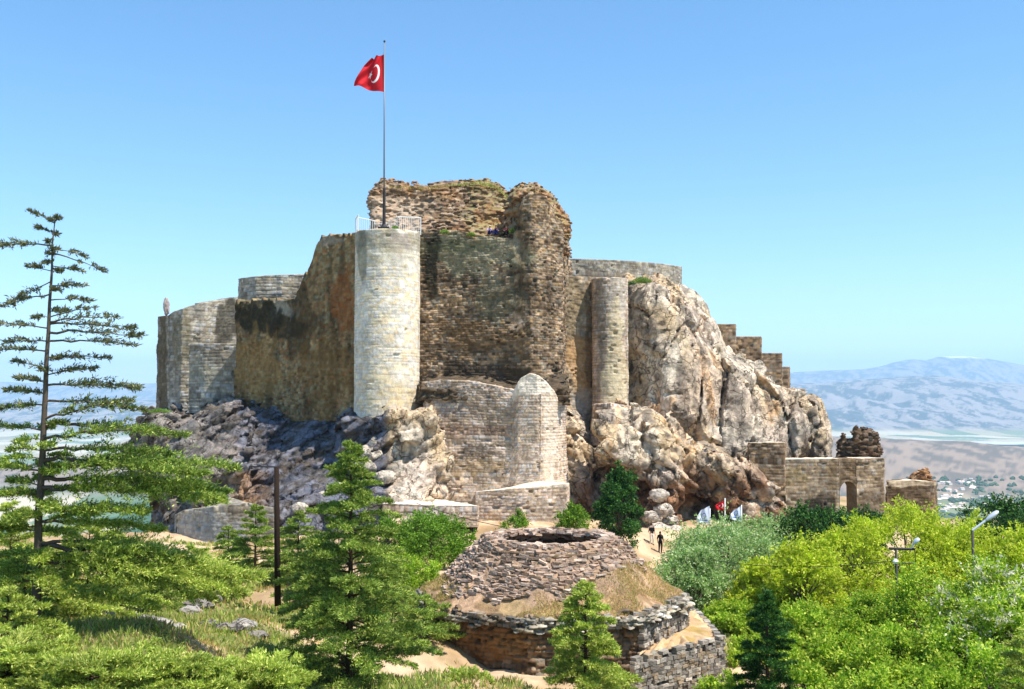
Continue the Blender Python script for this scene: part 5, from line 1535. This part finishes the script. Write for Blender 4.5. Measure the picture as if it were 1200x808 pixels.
banner('pale banner half hidden by the willow, right of the small red flag', ([(868.6, 593), (868.6, 600), (868.6, 612)], [(861, 598), (856, 602), (855, 608)]), 84)
crescent_flag('flag', 'small red flag with white crescent between two pale banners at the cliff foot', 'flag', PV(849.5, 587, 84), PV(849.5, 598, 84), [PV(843, 589, 84), PV(838, 593, 84), PV(839, 597, 84)], (60, 40), .08)

# people
def person(label, pos, rz, pose, shirt, trousers, hair=M_hair, hat=None):
    """one continuous skinned body; materials by region"""
    t = thing('person', label, 'person', tuple(pos))
    J = {}
    if pose == 'stand':
        J = dict(pel=(0, 0, .95), wai=(0, 0, 1.1), che=(0, .0, 1.32), neb=(0, 0, 1.47), hed=(0, .02, 1.58), hdt=(0, .02, 1.70),
                 hl=(.1, 0, .9), kl=(.12, -.06, .5), al=(.12, .02, .09), tl=(.13, -.15, .03), hr=(-.1, 0, .9), kr=(-.11, -.02, .5), ar=(-.12, .1, .09), tr=(-.13, -.06, .03),
                 sl=(.19, 0, 1.41), el=(.25, .03, 1.13), wl=(.26, -.08, .9), sr=(-.19, 0, 1.41), er=(-.25, .05, 1.13), wr=(-.24, -.12, .92))
    else:
        J = dict(pel=(0, 0, .12), wai=(0, -.03, .28), che=(0, -.1, .5), neb=(0, -.14, .65), hed=(0, -.19, .76), hdt=(0, -.2, .88),
                 hl=(.1, -.04, .12), kl=(.16, -.42, .42), al=(.14, -.55, .04), tl=(.15, -.7, .02), hr=(-.1, -.04, .12), kr=(-.15, -.44, .4), ar=(-.14, -.6, .04), tr=(-.15, -.75, .02),
                 sl=(.19, -.1, .59), el=(.26, -.25, .38), wl=(.16, -.42, .46), sr=(-.19, -.1, .59), er=(-.26, -.24, .38), wr=(-.14, -.44, .45))
    rad = dict(pel=.15, wai=.13, che=.155, neb=.06, hed=.085, hdt=.075, hl=.115, kl=.08, al=.055, tl=.042, hr=.115, kr=.08, ar=.055, tr=.042, sl=.075, el=.055, wl=.032, sr=.075, er=.055, wr=.032)
    E = [('pel', 'wai', 1), ('wai', 'che', 1), ('che', 'neb', 1), ('neb', 'hed', 0), ('hed', 'hdt', 0), ('pel', 'hl', 2), ('hl', 'kl', 2), ('kl', 'al', 2), ('al', 'tl', 3), ('pel', 'hr', 2), ('hr', 'kr', 2), ('kr', 'ar', 2), ('ar', 'tr', 3),
         ('che', 'sl', 1), ('sl', 'el', 1), ('el', 'wl', 0), ('che', 'sr', 1), ('sr', 'er', 1), ('er', 'wr', 0)]
    for sd_ in 'lr':
        w_ = Vector(J['w' + sd_]); e_ = Vector(J['e' + sd_]); d = (w_ - e_).normalized(); s_ = d.cross(Vector((0, 1, .3))).normalized()
        pm = w_ + d * .07; J['p' + sd_] = tuple(pm); rad['p' + sd_] = .03; E.append(('w' + sd_, 'p' + sd_, 0))
        for k in range(4):
            a_ = pm + s_ * (.024 * (k - 1.5)) + d * .035; b_ = a_ + d * (.055 - .006 * abs(k - 1.4)) + Vector((0, -.012, 0))
            J[f'f{sd_}{k}a'] = tuple(a_); J[f'f{sd_}{k}b'] = tuple(b_); rad[f'f{sd_}{k}a'] = .009; rad[f'f{sd_}{k}b'] = .008
            E += [('p' + sd_, f'f{sd_}{k}a', 0), (f'f{sd_}{k}a', f'f{sd_}{k}b', 0)]
        a_ = w_ + d * .04 + s_ * .045; b_ = a_ + d * .035 + s_ * .012
        J[f't{sd_}a'] = tuple(a_); J[f't{sd_}b'] = tuple(b_); rad[f't{sd_}a'] = .011; rad[f't{sd_}b'] = .009
        E += [('w' + sd_, f't{sd_}a', 0), (f't{sd_}a', f't{sd_}b', 0)]
    keys = list(J); ix = {k: i for i, k in enumerate(keys)}
    me = bpy.data.meshes.new('body'); me.from_pydata([J[k] for k in keys], [(ix[a], ix[b]) for a, b, _ in E], [])
    o = bpy.data.objects.new('body', me); COL.objects.link(o)
    sk = o.modifiers.new('skin', 'SKIN'); me.skin_vertices[0] if len(me.skin_vertices) else None
    lay = me.skin_vertices[0].data
    for k in keys:
        lay[ix[k]].radius = (rad[k], rad[k] * (.75 if k in ('pel', 'wai', 'che') else 1)); lay[ix[k]].use_root = (k == 'pel')
    ss = o.modifiers.new('sub', 'SUBSURF'); ss.levels = 1; ss.render_levels = 1
    dg = bpy.context.evaluated_depsgraph_get(); dg.update()
    ev = o.evaluated_get(dg); nm = bpy.data.meshes.new_from_object(ev)
    o.modifiers.clear(); o.data = nm
    nm.materials.clear()
    for m in (M_skin, shirt, trousers, M_darkmetal): nm.materials.append(m)
    A = np.array([J[a] for a, b, _ in E]); B = np.array([J[b] for a, b, _ in E]); mm = np.array([c for *_, c in E])
    for p in nm.polygons:
        c = np.array(p.center); ab = B - A
        t_ = np.clip(((c - A) * ab).sum(1) / (ab ** 2).sum(1), 0, 1)
        dd = np.linalg.norm(c - (A + ab * t_[:, None]), axis=1)
        p.material_index = int(mm[dd.argmin()]); p.use_smooth = True
    o.parent = t
    # head details
    hd = Vector(J['hed']).lerp(Vector(J['hdt']), .5)
    mb = MB()
    nn, rr_ = 12, .1
    vs = []; fs = []
    for i in range(6):
        ph = math.pi / 2 * i / 5
        for k in range(nn):
            a_ = 2 * math.pi * k / nn
            vs.append(hd + Vector((math.cos(a_) * math.cos(ph) * rr_ * .95, .018 + math.sin(a_) * math.cos(ph) * rr_ * 1.05, .01 + math.sin(ph) * rr_ * 1.15 + (.03 if math.sin(a_) < -.2 else -.04) * math.cos(ph))))
    for i in range(5):
        for k in range(nn): fs.append((i * nn + k, i * nn + (k + 1) % nn, (i + 1) * nn + (k + 1) % nn, (i + 1) * nn + k))
    mb.add(vs, fs)
    if hat: mb.box(hd + Vector((0, -.12, .03)), (.15, .12, .015))
    hobj = mb.build('cap' if hat else 'hair', hat or hair, None, smooth=True); hobj.parent = t
    mb = MB()
    for s_ in (-1, 1):
        mb = MB(); mb.box(hd + Vector((s_ * .033, -.082, -.01)), (.022, .012, .012)); e = mb.build('eye', M_hair); e.parent = t
    mb = MB(); mb.add([hd + Vector(v) for v in ((-.014, -.08, -.035), (.014, -.08, -.035), (0, -.105, -.035), (0, -.08, .0))], [(0, 2, 1), (0, 3, 2), (1, 2, 3), (0, 1, 3)])
    e = mb.build('nose', M_skin); e.parent = t
    t.rotation_euler = (0, 0, rz)
    return t
cl = lambda n, c: plain_mat(n, c, .85, 0, .1, 8, .1)
nav, lav, blk_, wht, mar = cl('navy_cloth', (26, 34, 84)), cl('lavender_cloth', (190, 170, 206)), cl('black_cloth', (26, 26, 30)), cl('cream_cloth', (226, 220, 206)), cl('maroon_cloth', (104, 40, 60))
ledge = P(575, 276, 98)
zl = ztop(275, 98.2)
seat = MB()
person('person seated on the keep ledge in a lavender top and white cap', (P(573, 270, 98.6)[0], 98.6, zl), .5, 'sit', lav, nav, hat=wht)
person('person seated on the keep ledge in a navy top, middle of the three', (P(582, 270, 98.7)[0], 98.7, zl), -.2, 'sit', nav, nav)
person('person seated on the keep ledge in a maroon top, beside the weed', (P(592.5, 270, 98.8)[0], 98.8, zl), .3, 'sit', mar, blk_)
g1 = P(764, 655, 85)
person('person in a pale top with a dark bag side walking on the path', (g1[0], 85, gz(g1[0], 85)), .4, 'stand', blk_, wht)
g1 = P(774, 655, 84)
person('person in a black top and dark hair on the path nearest the willow', (g1[0], 84, gz(g1[0], 84)), 2.6, 'stand', blk_, blk_)

# ledge the three sit on
def rock_lump(name, c, r, sq, seed, mat, colr):
    import bmesh
    bm = bmesh.new(); bmesh.ops.create_icosphere(bm, subdivisions=4, radius=1)
    V = np.array([v.co[:] for v in bm.verts]); Fc = np.array([[v.index for v in f.verts] for f in bm.faces]); bm.free()
    p = V * 1.3 + seed * 7.1
    f1, f2, idv, fc = vor3(p[:, 0], p[:, 1], p[:, 2], seed, True)
    d = 1 + (idv - .5) * .25 + fc * .55 + (fbm3(p[:, 0] * 2, p[:, 1] * 2, p[:, 2] * 2, 3, seed) - .5) * .3
    V = V * d[:, None] * np.array(sq) * r + np.array(c)
    c_ = lin(colr) * (.75 + .5 * fbm3(V[:, 0] / .2, V[:, 1] / .2, V[:, 2] / .2, 3, seed))[:, None]
    return mk(name, V, np.zeros((0, 4), int), mat, col=c_, tris=Fc)

# pinnacle on the far left wall
pp = P(195, 369, 121)
mbp = rock_lump('stone_pinnacle', (pp[0], pp[1], pp[2] + .95), 1.0, (.33, .33, 1.05), 5, M_rubble, (176, 160, 152))
tag(mbp, 'slender stone pinnacle standing on the far left wall', 'pinnacle')

# pale boulders on the slope and below the tower
rgb_ = np.random.default_rng(12)
BL = [(232, 705, 50, .55), (222, 716, 49, .4), (246, 698, 51, .45), (150, 712, 46, .5), (172, 724, 45, .45), (190, 736, 44, .4), (160, 735, 43, .35), (208, 746, 42, .35), (246, 742, 43, .35), (118, 722, 45, .5), (268, 750, 42, .45), (284, 742, 43, .4), (300, 752, 42, .35)]
for k, (a, b, D, r_) in enumerate(BL):
    p = P(a, b, D)
    o = rock_lump('boulder', (p[0], D, gz(p[0], D) + r_ * .12), r_, (1.3, 1, .6), 20 + k, M_rock, (166, 158, 148) if k % 2 else (136, 128, 120))
    tag(o, 'pale weathered boulder lying on the bare slope near the big cedar', 'boulder', 'pale boulders on the bare slope')
WB = [(433, 533, 90.5, .9), (441, 520, 91, .6), (428, 548, 89, .8), (452, 560, 88.2, .7), (470, 580, 87.0, .7), (488, 583, 86.6, .6), (402, 572, 86.5, .6), (380, 583, 85.5, .6), (352, 596, 83.5, .55)]
for k, (a, b, D, r_) in enumerate(WB):
    p = P(a, b, D)
    o = rock_lump('boulder', p, r_, (1.2, 1, .85), 50 + k, M_rock, (196, 182, 162))
    tag(o, 'bright cream boulder on the rocks under the round tower', 'boulder', 'cream boulders under the round tower')
for k, (a, b, D, r_) in enumerate([(762, 628, 90, .7), (772, 622, 90.5, .8), (782, 630, 90, .6), (790, 622, 91, .6), (756, 638, 88.5, .6), (768, 640, 88, .6), (779, 641, 88, .55), (792, 638, 89, .5), (750, 628, 90, .5), (764, 606, 91.3, .7), (778, 598, 91.5, .7), (772, 580, 91.8, .7), (786, 610, 91.6, .6)]):
    p = P(a, b, D)
    o = rock_lump('boulder', p, r_, (1.2, 1, .8), 70 + k, M_rock, (196, 182, 164))
    tag(o, 'grey boulder in the tumbled heap at the cliff foot beside the poplar', 'boulder', 'tumbled boulders at the cliff foot')

# village on the valley floor
def hit(px, py, lo=300, hi=8000):
    """first point of the ground seen through a pixel"""
    D = np.linspace(lo, hi, 3000); p = P(px, py, D)
    g_ = ground_z(p[:, 0], p[:, 1]); k = np.argmax(g_ > p[:, 2])
    return p[k, 0], p[k, 1], g_[k]
M_plaster = plain_mat('pale_plaster', (236, 230, 218), .9, 0, .1, .2, .1)
M_roof = plain_mat('faded_roof', (214, 190, 172), .9, 0, .1, .2, .1)
rv = np.random.default_rng(77)
proto = None
cl_ = [(1100, 1134, 566, 569, 12), (1110, 1130, 574, 577, 5), (1100, 1124, 582, 586, 12), (1098, 1128, 592, 596, 12), (1128, 1146, 560, 567, 5), (1140, 1192, 583, 594, 22), (1160, 1200, 598, 603, 6), (1098, 1150, 598, 601, 8)]
for (xa, xb, ya, yb, n_) in cl_:
    for k in range(n_):
        a, b = rv.uniform(xa, xb), rv.uniform(ya, yb)
        x, y, z = hit(a, b)
        if proto is None:
            mb = MB(); mb.box((0, 0, 2.6), (12, 9, 5.4), mi=0)
            mb.add([(-6.4, -5, 5.3), (6.4, -5, 5.3), (6.4, 5, 5.3), (-6.4, 5, 5.3), (-6.4, 0, 7.4), (6.4, 0, 7.4)], [(0, 1, 5, 4), (2, 3, 4, 5), (0, 4, 3), (1, 2, 5), (0, 3, 2, 1)], 1)
            proto = mb.build('house', [M_plaster, M_roof]); o = proto
        else:
            o = proto.copy(); COL.objects.link(o)
        s = rv.uniform(.6, 1.2)
        o.location = (x, y, z - .3); o.scale = (s, s, s * .9); o.rotation_euler = (0, 0, rv.uniform(0, 3))
        tag(o, 'tiny pale house of the village far below on the valley floor', 'house', 'houses of the distant village')
M_track = plain_mat('pale_track', (226, 212, 190), .9, 0, .05, .05, .1)
for pts in ([(1132, 562), (1136, 566), (1141, 570), (1139, 573)], [(1098, 586), (1112, 584), (1124, 583), (1126, 579)], [(1098, 596.5), (1120, 595.5), (1146, 597)]):
    P3 = [Vector(hit(*p)) for p in pts]
    mb = MB(); vs = []
    dense = []
    for a, b in zip(P3[:-1], P3[1:]):
        dense += [a.lerp(b, k / 12) for k in range(12)]
    dense.append(P3[-1])
    for i, p in enumerate(dense):
        t = (dense[min(i + 1, len(dense) - 1)] - dense[max(i - 1, 0)]); t.z = 0; t.normalize()
        s = Vector((-t.y, t.x, 0)) * 7
        for q_ in (p - s, p + s):
            vs.append((q_.x, q_.y, gz(q_.x, q_.y) + 1.2))
    fs = [(2 * i, 2 * i + 2, 2 * i + 3, 2 * i + 1) for i in range(len(dense) - 1)]
    mb.add(vs, fs); tag(mb.build('road', M_track), kind='structure')
# far orchards and tree rows on the valley floor: one mass
n = 900
xs, ys = rv.uniform(1060, 1260, n), np.concatenate([rv.uniform(585, 606, 600), rv.uniform(560, 584, 300)])
k_ = (fbm2(xs / 14, ys / 4, 3, 5) > .47)
pts = np.array([hit(a, b, 1500, 3600) for a, b in zip(xs[k_], ys[k_])])
ico = np.array([(0, 0, 1), (.89, 0, .45), (.28, .85, .45), (-.72, .53, .45), (-.72, -.53, .45), (.28, -.85, .45), (.72, .53, -.2), (-.28, .85, -.2), (-.89, 0, -.2), (-.28, -.85, -.2), (.72, -.53, -.2)])
tri = np.array([(0, 1, 2), (0, 2, 3), (0, 3, 4), (0, 4, 5), (0, 5, 1), (1, 6, 2), (2, 6, 7), (2, 7, 3), (3, 7, 8), (3, 8, 4), (4, 8, 9), (4, 9, 5), (5, 9, 10), (5, 10, 1), (1, 10, 6)])
m = len(pts); sc = rv.uniform(5, 9, m)
V = (pts[:, None] + ico[None] * sc[:, None, None] * rv.uniform(.8, 1.2, (m, 11, 1))).reshape(-1, 3)
T3 = (tri[None] + (np.arange(m) * 11)[:, None, None]).reshape(-1, 3)
tag(mk('woodland', V, np.zeros((0, 4), int), leaf_mat('far_foliage', (44, 70, 40), (70, 96, 56), None, 0), tris=T3, smooth=False), kind='stuff')
